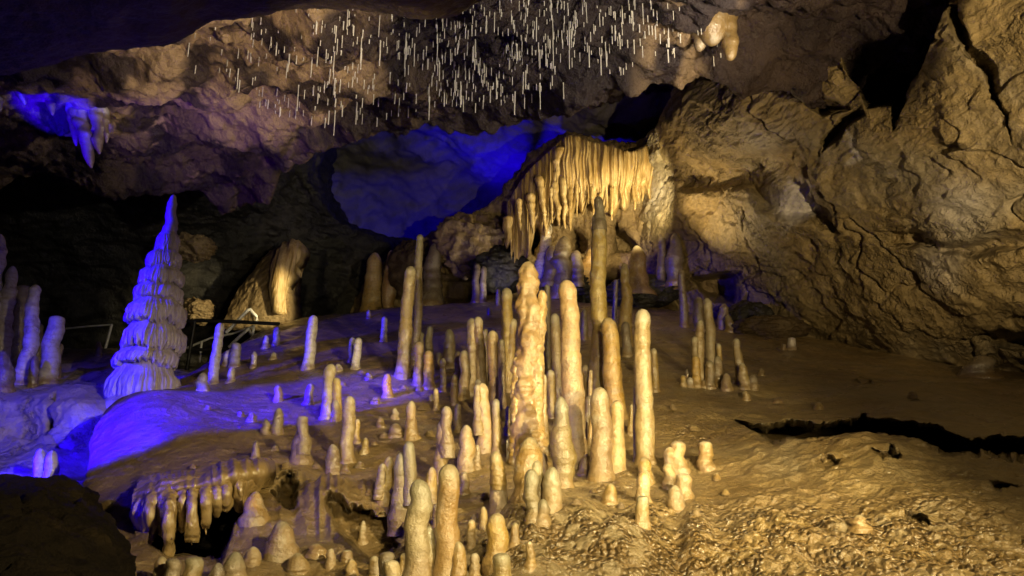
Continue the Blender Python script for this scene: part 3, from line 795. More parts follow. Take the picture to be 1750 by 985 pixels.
st(1197,565,1194,508,20,'dim','col','dark square-shouldered stump behind the tallest one of the small cluster')
st(1236,560,1237,519,18,'dim','drop','dark blunt stump behind the greenish one')
# the tall pair and its neighbours
G3 = 'stalagmites around the tall leaning pair'
c3 = lambda *a, **k: st(*a, group=G3, **k)
c3(708,622,718,401,16,'grey','col','taller slender grey stalagmite of the leaning pair')
c3(688,642,702,455,23,'cream','col','shorter thicker stalagmite of the leaning pair, with rippled sides')
c3(733,612,735,557,15,'grey','col','grey-capped stalagmite behind the squat orange one beside the leaning pair')
c3(733,662,733,599,19,'orange','col','squat orange stalagmite second from the leaning pair')
c3(714,658,716,584,18,'orange','col','orange stalagmite nearest to the leaning pair')
c3(718,615,720,567,12,'grey','col','small grey stalagmite peeping between the leaning pair and its orange neighbours')
c3(769,628,768,562,24,'grey','cone','broad-shouldered wet stalagmite standing alone past the orange ones')
c3(751,630,750,602,10,'grey','col','little grey peg beside the broad-shouldered wet stalagmite')
c3(783,645,783,600,13,'cream','drop','small bluish stub between the broad-shouldered one and the joined pair')
c3(806,672,806,544,19,'cream','col','front one of two tall stalagmites joined side to side', [(825,668,817,541,18,'cream','col')])
c3(830,650,829,562,13,'cream','col','thin stalagmite behind the two joined ones')
c3(793,682,793,599,19,'cream','col','smooth pale stalagmite in front of the two joined ones')
c3(844,690,842,565,22,'orange','col','ringed orange-brown stalagmite between the joined pair and the knobbly giant')
c3(858,695,857,580,14,'cream','col','slim pale stalagmite in the shadow of the knobbly giant')
c3(828,770,824,655,26,'orange','col','glossy orange stalagmite with a wet white foot', [(818,722,816,657,15,'cream','col')])
c3(849,772,848,682,15,'grey','col','thin speckled grey stalagmite beside the glossy orange one')
c3(797,803,797,726,25,'cream','drop','smooth cream bullet-shaped stalagmite before the glossy orange one')
c3(754,818,760,716,25,'brown','col','ridged brown stalagmite with a second head behind its top', [(764,760,763,694,20,'brown','col')], part='second_head')
c3(704,748,703,685,22,'cream','cone','small clean cone stalagmite alone on the slope below the leaning pair')
c3(738,684,737,674,11,'white','dome','tiny white button on the slope behind the small clean cone')
c3(675,714,675,698,13,'white','dome','upper tiny pale nub above the small clean cone')
c3(651,729,650,713,14,'cream','dome','lower tiny pale nub beside the small clean cone')
c3(676,745,676,724,24,'cream','dome','wide low nub right beside the small clean cone')
c3(661,678,662,639,17,'orange','col','short orange peg on the slope before the leaning pair')
c3(630,648,630,636,13,'dim','dome','dim bump on the slope behind the short orange peg')
# the near slope
G4 = 'stalagmites on the slope lit blue on one flank'
c4 = lambda *a, **k: st(*a, group=G4, **k)
c4(559,714,566,622,22,'cream','col','three-stemmed pale stalagmite at the edge of the blue light', [(576,706,575,645,17,'cream','col'),(556,714,559,668,14,'cream','col')])
c4(592,790,598,677,23,'cream','col','smooth tall cream stalagmite on the slope next to the three-stemmed one')
c4(573,718,574,684,15,'cream','drop','short stub squeezed between the three-stemmed and the smooth cream ones')
c4(609,755,611,716,12,'cream','col','small stub behind the smooth tall cream stalagmite')
c4(569,808,569,759,22,'brown','drop','brownish stub at the foot of the smooth tall cream stalagmite')
c4(623,772,625,748,14,'cream','dome','tiny white-footed stub beside the smooth tall cream stalagmite')
c4(515,788,516,732,31,'cream','drop','thick pale stump topped by a narrower cylinder', [(518,760,518,711,19,'cream','flat')], part='upper_cylinder')
c4(474,740,477,697,18,'cream','drop','pale stub upslope of the thick pale stump')
c4(455,740,455,716,14,'dim','drop','dim small stub beside the pale one upslope of the thick stump')
c4(476,686,475,659,15,'cream','col','cream peg standing in the blue-lit strip')
c4(526,690,531,656,15,'cream','col','cream peg below the tall blue stalagmite')
c4(437,782,438,753,14,'dim','dome','faint little stub low on the violet-tinged slope')
c4(412,712,412,702,12,'dim','dome','tiny bump at the edge of the bright blue patch')
# blue ones on the crest
G5 = 'blue-lit stalagmites on the crest of the mound'
c5 = lambda *a, **k: st(*a, group=G5, **k)
c5(527,630,536,539,19,'white','col','tallest vivid blue stalagmite alone on the crest')
c5(608,630,613,577,15,'white','col','front one of the close pair of violet stalagmites')
c5(600,618,603,577,12,'white','col','rear one of the close pair of violet stalagmites')
c5(655,584,657,541,12,'white','col','small violet stalagmite nearest to the tall leaning pair')
c5(630,544,630,530,8,'white','col','tiny stub on the skyline of the dark crest')
c5(364,655,377,552,17,'white','col','leaning slender violet stalagmite in front of the railing')
c5(401,627,404,586,17,'white','flat','stubby ringed stalagmite behind the leaning slender violet one')
c5(387,624,391,599,14,'white','col','short blue stub between the slender violet and the ringed ones')
c5(346,668,347,637,19,'white','drop','short blue stump at the foot of the leaning slender violet one')
c5(394,653,397,628,13,'white','col','short violet peg in front of the stubby ringed one')
c5(471,590,474,559,13,'white','col','taller violet stub below the bright handrail')
c5(454,594,455,573,12,'white','cone','smaller violet stub below the bright handrail')
c5(433,628,435,601,10,'white','col','faint blue peg on the slope below the two violet stubs')
c5(467,614,468,602,12,'white','dome','faint blue bump on the slope beside the tallest blue stalagmite')
c5(578,634,578,622,14,'white','dome','tiny violet nub just before the close violet pair')
# the lower edge
G6 = 'stalagmites at the lower edge of the mound'
c6 = lambda *a, **k: st(*a, group=G6, **k)
c6(685,884,686,773,29,'grey','cone','grey-topped stalagmite with a pale companion leaning on its flank', [(702,835,699,754,21,'grey','col')], part='rear_column')
c6(657,856,666,780,20,'cream','drop','pale slanting stub against the grey-topped stalagmite', [(648,838,654,792,15,'cream','drop')])
c6(712,985,716,819,40,'grey','col','wide grey-green stalagmite with stepped rings at the lower edge')
c6(765,990,767,793,39,'brown','col','tall thick brown stalagmite next to the wide grey-green one')
c6(733,978,734,899,22,'grey','bulb','slim bottle-shaped stalagmite between the wide grey-green and the thick brown ones')
c6(738,856,738,798,20,'cream','drop','pale stub behind the gap between the two thick stalagmites')
c6(795,842,794,806,16,'cream','col','small pale bead-like stub behind the thick brown stalagmite')
c6(785,1000,783,925,24,'brown','drop','rounded brown shoulder stalagmite leaning on the foot of the thick brown one')
c6(852,876,853,799,27,'cream','drop','cream pear-shaped stalagmite before the dark gap of the knobbly giant', [(851,820,848,770,22,'brown','drop')], part='rear_lump')
c6(868,790,869,750,8,'white','col','tiny white spike beside the dark gap of the knobbly giant')
c6(850,955,850,877,35,'brown','col','stubby brown stalagmite alone on the lower ledge')
c6(858,1015,857,945,29,'grey','flat','flat-topped grey stump cut by the lower edge')
c6(660,1010,662,943,27,'dim','flat','dark flat-topped stump cut by the lower edge', [(670,1015,668,957,27,'cream','flat')], part='front_stump')
c6(482,946,481,890,45,'brown','dome','big glossy dome with a smaller stub on its flank beside the black hollow')
c6(465,948,466,923,25,'cream','flat','small stub against the flank of the big glossy dome')
c6(509,974,509,945,29,'brown','drop','egg-shaped stub before the big glossy dome')
c6(541,948,540,929,28,'brown','dome','low wet dome next to the egg-shaped stub')
c6(594,958,593,940,18,'cream','flat','tiny flat stub below the dark fluted ledge')
c6(431,965,433,934,25,'cream','drop','leaning oval stub between the big dome and the black hollow')
c6(400,1000,403,943,34,'grey','drop','fat grey stalagmite at the mouth of the black hollow')
c6(371,1010,373,962,30,'dim','dome','dark rounded stump below the black hollow')
c6(330,1010,331,951,29,'grey','flat','grey flat-topped stump standing in the black hollow')
c6(294,1010,295,954,24,'dim','flat','smaller flat-topped stump at the rear end of the black hollow')
c6(275,1000,277,951,24,'brown','drop','glossy leaning stub by the rear end of the black hollow')
c6(436,884,438,840,36,'orange','cone','smooth tan cone under the rounded lip of the overhang')
# more slim ones filling the crowd
def crowd(rows, mat, label, group):
    for k, (bx, by, tx, ty, ww) in enumerate(rows):
        stalagmite(bx, by, tx, ty, ww, mat if k % 3 else 'brown', ('col', 'drop', 'col', 'cone')[k % 4], label, group=group)
crowd([(757,668,757,612,11),(776,690,777,640,12),(818,700,817,648,12),(868,742,868,694,11),(845,640,846,592,11),(835,735,836,700,10),(782,738,783,690,13),(815,800,816,760,13),(745,700,745,664,10)], 'cream',
      'slim tan stalagmite filling gaps between the joined pair and the knobbly giant', 'slim stalagmites filling the gaps before the knobbly giant')
crowd([(962,742,961,660,11),(975,800,975,742,12),(1010,760,1011,716,11),(1078,740,1079,690,10),(1008,700,1010,632,9),(958,650,957,585,10),(1040,690,1041,650,9)], 'gold',
      'slim golden stalagmite filling gaps at the foot of the smooth golden column', 'slim stalagmites filling the gaps behind the golden column')
crowd([(672,905,672,856,15),(640,880,641,842,13),(698,935,698,893,13),(745,900,745,862,12),(805,935,806,888,15),(826,905,826,866,13),(880,930,880,893,15),(905,965,905,925,17),(690,985,690,945,15),(752,965,752,928,13),(812,985,812,945,18),(620,925,621,890,14),(640,985,640,950,18),(600,985,600,955,18),(565,968,566,938,16)], 'cream',
      'small tan stub packed between the thick stalagmites at the lower edge', 'small stubs packed along the lower edge')
# tiny nubs scattered on the slope
nub_src = None
rn = np.random.RandomState(5)
nub_px = [(600,738),(642,690),(585,660),(618,640),(690,665),(720,700),(640,760),(735,745),(716,668),(655,748),(590,808),(615,800),(545,742),(540,800),(500,830),(488,800),(650,820),(630,845),
          (1015,842),(1062,868),(985,862),(880,905),(830,850),(895,940),(1130,890),(1190,880),(1240,845),(1225,820),(1330,690),(1400,700),(1560,680),(1185,735),(1150,700),(760,870),(810,890),(560,765),(430,720),(470,770),(355,700),(330,800)]
for (nx_, ny_) in nub_px:
    hb = hit(nx_, ny_, ['ground'])
    if hb is None: continue
    rr = 0.5 * px2m(rn.uniform(9, 15), hb[1])
    if nub_src is None or rn.rand() < .35:
        SEED[0] += 1
        V, Fq, _ = column_mesh((0, 0, 0), (0, 0, 1.5), 1.0, 'dome', SEED[0], nu=16, nv=16, sink=.3)
        nub_src = mesh_obj('calcite_nub', V, Fq, M['brown'])
        o = nub_src
    else:
        o = nub_src.copy(); COL.objects.link(o)
    o.location = hb; o.scale = (rr, rr, rr * rn.uniform(.7, 1.3)); o.rotation_euler = (0, 0, rn.uniform(0, 6))
    tag(o, 'tiny rounded calcite nub dotted on the muddy mound surface', 'calcite nub', 'tiny nubs dotted over the mound')

# the terrace
G7 = 'leaning stalagmites on the terrace by the dark wall'
c7 = lambda *a, **k: st(*a, group=G7, surf=['terrace'], **k)
c7(34,656,62,487,23,'white','col','tall wet sparkling stalagmite on the terrace', wob=1.6)
c7(20,640,42,488,26,'dim','flat','dark violet stump-headed column behind the sparkling one')
c7(80,655,98,540,28,'white','flat','thick blunt stalagmite leaning beside the sparkling one')
c7(97,645,103,587,12,'dim','col','thin dark stalagmite behind the thick blunt one')
c7(56,660,60,608,15,'dim','drop','small dark stub between the sparkling and the thick blunt ones')
c7(62,620,69,553,14,'dim','drop','dull rounded stub behind the sparkling stalagmite')
c7(-2,640,22,455,28,'white','cone','broad violet-tipped column at the outer end of the terrace', wob=1.8)
c7(-22,640,0,400,30,'white','cone','tall blue column cut by the picture edge', wob=1.8)
c7(5,665,6,600,30,'dim','dome','low lavender hump at the foot of the broad violet-tipped column')
c7(168,608,169,584,11,'dim','drop','little stub on the terrace skyline near the tiered tower')
c7(66,835,70,767,19,'white','drop','rear-side blue stalagmite of two in the blue hollow')
c7(84,835,90,770,21,'white','drop','wider blue stalagmite of two in the blue hollow')

# far behind
G8 = 'stalagmites in the recess under the fluted curtain'
c8 = lambda *a, **k: st(*a, group=G8, **k)
c8(924,462,938,382,26,'white','cone','banded pale stalagmite leaning under the fluted curtain', dd=12.5)
c8(955,485,965,404,36,'dim','drop','dark violet-black stalagmite group with three heads under the curtain', [(938,485,944,420,26,'dim','drop'),(985,485,985,428,24,'dim','drop')], dd=12.2)
c8(1093,478,1088,420,38,'brown','cone','big pale conical stump under the bright patch of wall', dd=11.6)
c8(1130,462,1131,405,16,'dim','col','slim black silhouette stalagmite before the rusty wall', dd=11.6)
c8(1152,462,1153,399,27,'dim','bulb','bulky black silhouette stalagmite before the rusty wall', dd=11.5)
c8(1003,470,1010,425,40,'gold','cone','bright yellow-lit stump behind the tall pole', dd=12.6)
c8(738,500,745,415,36,'dim','cone','grey tapering stalagmite behind the tall leaning pair', dd=13.2)
c8(636,525,641,432,38,'gold','cone','olive-gold cone in the black recess', dd=14.2)
c8(664,512,669,428,22,'gold','bulb','narrow olive-gold column next to the olive cone', dd=14.0)
c8(812,495,815,450,14,'dim','col','slim dark stalagmite below the pale boulder', dd=12.6)
c8(825,495,827,455,12,'dim','col','slimmer dark stalagmite beside another below the pale boulder', dd=12.6)
c8(852,535,851,494,10,'dim','col','thin stalagmite at the rear crest beside the pale pointed one', dd=11.2)
c8(835,560,836,525,14,'dim','cone','short dim cone at the rear crest of the mound', dd=10.2)

# ------------------------------------------------------------------ the tiered tower
tb = hit(243, 676, ['terrace'])
if tb is None: tb = at(243, 672, 7.3)
TD = tb[1]
tower = empty('tiered_stalagmite', tb)
tag(tower, 'tall tiered blue and white stalagmite like a pagoda with a needle tip', 'stalagmite')
def ring_pts(cy, xl, xr, yl_slope=0.0):
    c = at((xl + xr) / 2, cy, TD)
    return c, 0.5 * px2m(xr - xl, TD)
tiers = [(692,618,190,298),(626,592,200,299),(600,546,211,306),(554,505,218,309),(514,480,233,309),(488,450,241,308),(458,421,251,306),(430,390,266,303)]
nu = 260
th = np.linspace(0, 2 * math.pi, nu, endpoint=False)
for i, (yb, yt, xl, xr) in enumerate(tiers):
    cb, rb = ring_pts(yb, xl, xr)
    nxt = tiers[i + 1] if i + 1 < len(tiers) else (398, 340, 279, 302)
    ct, rt = ring_pts(yt, nxt[2] + 6, nxt[3] - 4)
    prof = [(0.0, 0.74), (0.012, 0.92), (0.05, 0.99), (0.2, 1.02), (0.42, 1.0), (0.54, 0.97), (0.62, 0.91), (0.8, None), (1.0, None)]
    V = []
    nv = 44
    ts = np.linspace(0, 1, nv)
    kx = [p[0] for p in prof]
    kr = [p[1] if p[1] is not None else 0 for p in prof]
    kr[-2] = 0.5 * (0.90 + rt / rb * 0.98); kr[-1] = rt / rb * 0.9
    rr_ = np.interp(ts, kx, kr)
    rr_ = np.convolve(np.pad(rr_, 1, mode='edge'), np.ones(3) / 3, 'valid')
    rs = np.random.RandomState(50 + i)
    for k, t in enumerate(ts):
        c = cb + (ct - cb) * t
        flute = (1 - 2.0 * np.abs(pnoise(np.stack([np.cos(th) * 6.5 + i * 9, np.sin(th) * 6.5, th * 0 + t * .6], -1)))) * 0.075 \
              + (1 - 2.0 * np.abs(pnoise(np.stack([np.cos(th) * 15 + i * 5, np.sin(th) * 15, th * 0 + t * .9], -1)))) * 0.05
        lob = 0.30 * pnoise(np.stack([np.cos(th) * 1.3 + i * 7, np.sin(th) * 1.3, th * 0 + 3], -1))
        wgt = 1 - smooth(t, 0.55, 0.85)
        drip = (1 - smooth(t, 0, 0.45)) * (ct[2] - cb[2]) * (0.45 * pnoise(np.stack([np.cos(th) * 9 + i, np.sin(th) * 9, th * 0], -1)) + .22 * pnoise(np.stack([np.cos(th) * 1.5 + i, np.sin(th) * 1.5, th * 0], -1)))
        rad = 0.86 * rb * rr_[k] * (1 + lob + flute * 1.35 * (0.3 + wgt))
        V.append(np.stack([c[0] + rad * np.cos(th), c[1] + rad * np.sin(th), np.full(nu, c[2]) + drip], -1))
    V = np.array(V)
    V = V + 0.012 * fbm(V * 9, 3)[..., None]
    mesh_obj('tier', V.reshape(-1, 3) - tb, grid_faces(nv, nu, True), M['tower'], parent=tower)
V, Fq, _ = column_mesh(at(290, 402, TD), at(297, 333, TD), 0.5 * px2m(22, TD), 'cone', 5, nv=50, nu=24, cap=1.2, wob=1.4)
mesh_obj('spire', V - tb, Fq, M['tower'], parent=tower)
V, Fq, _ = column_mesh(at(240, 690, TD), at(245, 560, TD), 0.4 * px2m(100, TD), 'cone', 6, nv=40, nu=30)
mesh_obj('core', V - tb, Fq, M['tower'], parent=tower)

# ------------------------------------------------------------------ fluted curtain
cur = empty('flowstone_curtain', at(1000, 300, 12.4))
tag(cur, 'brightly lit golden fluted flowstone curtain hanging on the back wall', 'flowstone')
cl = np.array(cur.location)
c_rows = [
 [(868,355,13.02),(900,303,12.72),(940,259,12.52),(974,231,12.42),(1010,241,12.37),(1050,250,12.32),(1075,261,12.32),(1110,247,12.22),(1140,267,12.52),(1150,295,13.02)],
 [(866,350,12.9),(898,300,12.6),(938,262,12.4),(973,236,12.3),(1010,246,12.25),(1050,254,12.2),(1075,262,12.2),(1112,254,12.1),(1140,276,12.4),(1152,300,12.9)],
 [(868,385,12.75),(900,335,12.5),(940,295,12.3),(974,275,12.2),(1010,280,12.15),(1050,285,12.1),(1075,295,12.15),(1112,285,12.1),(1140,296,12.4),(1152,312,12.9)],
 [(872,420,12.8),(905,385,12.5),(942,340,12.35),(974,318,12.3),(1010,322,12.25),(1050,325,12.25),(1075,326,12.25),(1112,316,12.2),(1138,314,12.5),(1150,322,13.0)],
 [(875,450,13.0),(910,420,12.7),(944,378,12.6),(974,362,12.6),(1010,360,12.65),(1050,362,12.6),(1075,356,12.6),(1110,340,12.5),(1136,328,12.9),(1150,330,13.2)],
 [(880,440,13.8),(912,410,13.7),(946,370,13.7),(974,356,13.7),(1010,350,13.7),(1050,352,13.7),(1075,350,13.6),(1110,335,13.5),(1136,324,13.6),(1150,326,13.8)],
]
px, py, d = patch(c_rows, 140, 420)
u = px + 6 * fbm(np.stack([px * .01, py * .02, px * 0], -1), 2)
fl = (1 - 2.4 * np.abs(pnoise(np.stack([u * .06, py * .004, px * 0], -1)))) * 0.20 + (1 - 2.4 * np.abs(pnoise(np.stack([u * .16, py * .006, px * 0 + 4], -1)))) * 0.09
d = d - fl
py = py + 60 * pnoise(np.stack([u * .055, px * 0, px * 0 + 8], -1)) * smooth(np.linspace(0, 1, 140), .45, .8)[:, None] + 5 * pnoise(np.stack([u * .12, px * 0, px * 0 + 8], -1))
P = at(px, py, d)
mesh_obj('fluted_sheet', P.reshape(-1, 3) - cl, grid_faces(*px.shape), M['curtain'], parent=cur)
def hang(parent, x0, y0, x1, y1, w, dd, mat, name, origin, seed, style='icicle'):
    a = at(x0, y0, dd); b = at(x1, y1, dd)
    V, Fq, _ = column_mesh(a, b, 0.5 * px2m(w, dd), style, seed, wob=1.3, nu=18, nv=46, cap=1.2, sink=.02)
    return mesh_obj(name, V - origin, Fq, M[mat], parent=parent)
for k, (x0, y0, x1, y1, w) in enumerate([(948,310,956,388,16),(962,300,966,392,14),(1036,258,1037,362,9),(906,330,912,400,18),(920,300,932,375,18),(983,268,990,330,14),(1004,270,1006,350,6),
                                         (925,340,934,400,12),(886,340,890,395,14),(1018,275,1022,330,10),(1052,280,1050,330,10),(958,250,948,320,22),(985,300,986,372,8),(1012,315,1014,385,10),(1045,320,1046,378,8),(1062,300,1064,352,9),(1084,300,1085,360,12),(975,320,975,395,9),(1098,290,1098,345,10),(942,320,944,382,9),(1026,330,1027,372,6),(1000,260,1000,310,9),(868,370,866,425,22)]):
    hang(cur, x0, y0, x1, y1, w, 12.05, 'curtain', 'stalactite', cl, 300 + k)

# ------------------------------------------------------------------ other stone pieces
def boulder(name, px0, py0, dd, rw, rh, rd, mat, label, cat, seed, amp=0.22, sc=1.0):
    c = at(px0, py0, dd)
    n1, n2 = 70, 90
    ph = np.linspace(0.02, math.pi - 0.02, n1); tt = np.linspace(0, 2 * math.pi, n2, endpoint=False)
    A, B = np.meshgrid(ph, tt, indexing='ij')
    U = np.stack([np.sin(A) * np.cos(B), np.sin(A) * np.sin(B), np.cos(A)], -1)
    o3 = np.random.RandomState(seed).rand(3) * 60
    f = 1 + amp * fbm(U * 1.5 * sc + o3, 4) + amp * .5 * ridged(U * 3.2 * sc + o3, 3) - amp * .6 * worley(U * 2.1 * sc + o3)
    V = U * f[..., None] * np.array([px2m(rw, dd), rd, px2m(rh, dd)])
    o = mesh_obj(name, V.reshape(-1, 3), grid_faces(n1, n2, True), mat)
    o.location = [float(x) for x in c]
    return tag(o, label, cat)
boulder('boulder', 812, 418, 13.3, 62, 48, .5, M['back'], 'rugged pale boulder lit from the side above the black crest', 'boulder', 3, .4)
boulder('boulder', 856, 462, 13.0, 50, 38, .4, M['dark'], 'smooth dark grey boulder below the pale rugged one', 'boulder', 4)
boulder('boulder', 706, 462, 14.0, 40, 48, .5, M['near'], 'brown shadowed boulder behind the leaning pair of stalagmites', 'boulder', 5)
boulder('boulder', 332, 425, 12.6, 30, 20, .3, M['back'], 'small pale rock catching light beside the tiered tower', 'boulder', 6, .4)
boulder('boulder', 340, 532, 13.2, 22, 20, .3, M['back'], 'rough brown rock behind the railing', 'boulder', 8, .4)
boulder('boulder', 1098, 500, 11.9, 62, 26, .4, M['dark'], 'dark rock bench carrying the big pale conical stump', 'boulder', 12)
boulder('boulder', 968, 498, 12.6, 62, 26, .4, M['dark'], 'dark rock bench below the three-headed stalagmite group', 'boulder', 13)
boulder('boulder', 1275, 545, 10.4, 40, 26, .4, M['dark'], 'low dark rock at the foot of the wall behind the small cluster', 'boulder', 9)
boulder('boulder', 1310, 565, 9.9, 60, 22, .4, M['near'], 'long low rock slab at the foot of the wall', 'boulder', 10)

def thick_patch(name, rows, nv, nu_, thick, mat, origin, parent=None, disp=None):
    px, py, d = patch(rows, nv, nu_)
    P = at(px, py, d)
    if disp is not None:
        P = P + normals(P) * disp(px, py, P)[..., None]
    Bk = P + np.array([0, thick, 0])
    V = np.concatenate([P.reshape(-1, 3), Bk.reshape(-1, 3)])
    Fq = [grid_faces(nv, nu_), grid_faces(nv, nu_)[:, ::-1] + nv * nu_]
    idx = np.arange(nv * nu_).reshape(nv, nu_); off = nv * nu_
    for e in (idx[0], idx[-1][::-1], idx[:, 0][::-1], idx[:, -1]):
        Fq.append(np.stack([e[1:], e[:-1], e[:-1] + off, e[1:] + off], -1))
    return mesh_obj(name, V - origin, np.concatenate(Fq), mat, parent=parent)

bo = at(455, 550, 13)
but = empty('flowstone_buttress', bo)
tag(but, 'triangular tan flowstone buttress with a golden ribbed edge behind the handrail', 'flowstone')
thick_patch('slab', [[(380,560,13.0),(410,560,12.9),(450,560,12.8),(500,560,12.8)],[(398,515,13.1),(425,510,12.9),(455,508,12.8),(494,505,12.8)],[(420,482,13.2),(442,475,13.0),(465,470,12.9),(495,465,12.9)],
                     [(452,440,13.4),(465,436,13.2),(480,432,13.0),(502,430,13.0)],[(484,418,13.6),(490,417,13.4),(498,416,13.2),(510,417,13.2)]], 70, 80, .8, M['back'], bo, but,
            lambda px, py, P: 0.05 * fbm(P * 2.5, 4) + .02 * ridged(P * 6, 3))
thick_patch('ribbed_edge', [[(470,535,12.7),(476,535,12.62),(484,535,12.7)],[(464,490,12.7),(474,490,12.58),(488,492,12.7)],[(468,450,12.8),(484,448,12.6),(504,452,12.8)],[(478,428,12.9),(496,424,12.75),(516,430,12.9)],[(488,416,13.1),(503,413,13.0),(518,418,13.2)]], 60, 70, .5, M['curtain'], bo, but,
            lambda px, py, P: .06 * (1 - 2.4 * np.abs(pnoise(np.stack([(px + (py - 415) * .2) * .12, py * .004, px * 0], -1)))))

# blue drapery hanging from the ceiling far side
bd = at(150, 200, 8.2)
blu = empty('blue_drapery', bd)
tag(blu, 'vivid blue lit hanging flowstone drapery below the tan ceiling', 'drapery')
for k, (x0, y0, x1, y1, w) in enumerate([(122,150,156,288,46),(166,160,170,264,40),(110,140,130,250,30),(178,175,182,245,22),(140,150,146,270,34)]):
    hang(blu, x0, y0, x1, y1, w, 8.2, 'white', 'lobe', bd, 400 + k)
bd2 = at(45, 150, 8.0)
blu2 = empty('blue_drapery', bd2)
tag(blu2, 'upper blue lit rock drapery at the outer end of the ceiling edge', 'drapery')
for k, (x0, y0, x1, y1, w) in enumerate([(40,95,42,180,60),(78,95,90,198,36),(3,120,0,192,36),(20,90,24,156,44),(100,110,104,170,30)]):
    hang(blu2, x0, y0, x1, y1, w, 8.0, 'white', 'lobe', bd2, 420 + k)

# pale flowstone at the top
pf = at(1215, 40, 6.6)
pal = empty('pale_flowstone', pf)
tag(pal, 'pale cream flowstone bulge hanging from the ceiling beside the straws', 'flowstone')
for k, (x0, y0, x1, y1, w) in enumerate([(1222,-90,1218,78,84),(1182,-90,1176,52,64),(1246,-60,1249,104,40),(1200,-60,1196,88,44),(1158,-60,1154,30,44)]):
    hang(pal, x0, y0, x1, y1, w, 6.5 + .1 * (k % 2), 'cream' if k % 2 == 0 else 'white', 'lobe', pf, 440 + k, 'lobe')

# overhanging drapery above the black hollow
od = at(330, 860, 3.7)
dra = empty('flowstone_overhang', od)
tag(dra, 'wet brown flowstone overhang with hanging lobes above the black hollow', 'drapery')
teeth = np.array([(228,885),(238,898),(256,930),(271,888),(288,954),(303,884),(312,908),(320,880),(328,926),(340,868),(352,906),(362,862),(371,886),(379,862),(387,880),(397,848),(412,874),(424,844),(436,838),(446,826)], float)
sh = [[(232,838,3.72),(268,830,3.66),(310,822,3.64),(350,816,3.64),(396,802,3.66),(444,800,3.74)],[(230,856,3.64),(268,848,3.58),(310,840,3.56),(350,834,3.56),(396,822,3.58),(444,812,3.7)],
      [(229,872,3.62),(268,866,3.57),(310,858,3.55),(350,852,3.55),(398,836,3.58),(445,818,3.7)],[(229,884,3.64),(268,880,3.60),(310,874,3.58),(350,866,3.58),(400,846,3.62),(446,824,3.72)]]
px, py, d = patch(sh, 70, 260)
tt_ = np.linspace(0, 1, 70)[:, None]
yb_ = np.interp(px, teeth[:, 0], teeth[:, 1])
yb_ = (np.roll(yb_, 1, 1) + yb_ + np.roll(yb_, -1, 1)) / 3; yb_[:, 0] = yb_[:, 1]; yb_[:, -1] = yb_[:, -2]
base_y = py[-1:, :]
py = py + (yb_ - base_y) * smooth(tt_, 0.25, 1.0)
d = d - 0.09 * np.clip((yb_ - base_y) / 45, -.5, 1.6) * smooth(tt_, 0.15, 0.6) + .05 * tt_ ** 3
P = at(px, py, d)
P = P + normals(P) * (.03 * fbm(P * 6, 3) + .012 * ridged(P * np.array([16, 16, 5]), 3))[..., None]
Bk = at(px, np.minimum(py, base_y + (py - base_y) * .8), d + .16)
idx = np.arange(px.size).reshape(px.shape); off_ = px.size
Fq = [grid_faces(*px.shape), grid_faces(*px.shape)[:, ::-1] + off_]
for e in (idx[0], idx[-1][::-1], idx[:, 0][::-1], idx[:, -1]):
    Fq.append(np.stack([e[1:], e[:-1], e[:-1] + off_, e[1:] + off_], -1))
mesh_obj('scalloped_sheet', np.concatenate([P.reshape(-1, 3), Bk.reshape(-1, 3)]) - od, np.concatenate(Fq), M['wetmud'], parent=dra)
for k, (x0, y0, x1, y1, w, q) in enumerate([(289,880,289,962,16,0),(328,880,328,932,12,0),(256,890,257,938,13,0),(352,862,352,914,9,0)]):
    hang(dra, x0, y0, x1, y1, w, 3.56 + q, 'wetmud', 'drip', od, 460 + k)
thick_patch('lip', [[(236,866,3.70),(270,858,3.66),(310,850,3.64),(350,846,3.64),(395,838,3.64),(436,830,3.70)],[(232,846,3.66),(268,838,3.58),(310,832,3.55),(350,826,3.55),(396,812,3.55),(440,806,3.65)],
                    [(234,832,3.78),(268,824,3.75),(310,818,3.75),(350,812,3.75),(396,796,3.75),(438,790,3.85)],[(240,826,4.10),(272,818,4.10),(312,812,4.10),(352,806,4.10),(396,792,4.10),(436,786,4.20)]],
            60, 140, .25, M['wetmud'], od, dra, lambda px, py, P: .035 * fbm(P * 5, 3) + .018 * (1 - 2 * np.abs(pnoise(np.stack([px * .05, py * .01, px * 0], -1)))))

# ------------------------------------------------------------------ rails
def tube_between(name, pts, r, mat, parent, origin):
    pts = [np.asarray(p, float) for p in pts]
    Vs, Fs, off = [], [], 0
    nu_ = 10
    th_ = np.linspace(0, 2 * math.pi, nu_, endpoint=False)
    rings = []
    for i, p in enumerate(pts):
        a = pts[max(i - 1, 0)]; b = pts[min(i + 1, len(pts) - 1)]
        t = (b - a) / np.linalg.norm(b - a)
        s = np.cross(t, [0, 0, 1.0]) if abs(t[2]) < .95 else np.cross(t, [1.0, 0, 0])
        s /= np.linalg.norm(s); v = np.cross(s, t)
        rings.append(p + r * (np.cos(th_)[:, None] * s + np.sin(th_)[:, None] * v))
    V = np.array(rings).reshape(-1, 3)
    return mesh_obj(name, V - origin, grid_faces(len(pts), nu_, True), mat, parent=parent)
ro = at(410, 600, 12.2)
hr = empty('handrail', ro); tag(hr, 'bright steel stair handrail bent at its top behind the mound', 'handrail')
tube_between('rail', [at(386,569,12.0), at(400,555,12.0), at(424,530,12.0), at(427,529,12.05), at(438,541,12.3), at(439,548,12.3)], .028, M['steel'], hr, ro)
tube_between('lower_rail', [at(391,594,12.0), at(408,577,12.0), at(424,562,12.0), at(429,572,12.2)], .028, M['steel'], hr, ro)
tube_between('side_rail', [at(300,603,12.4), at(360,578,12.3), at(400,570,12.2), at(435,557,12.1)], .018, M['steel'], hr, ro)
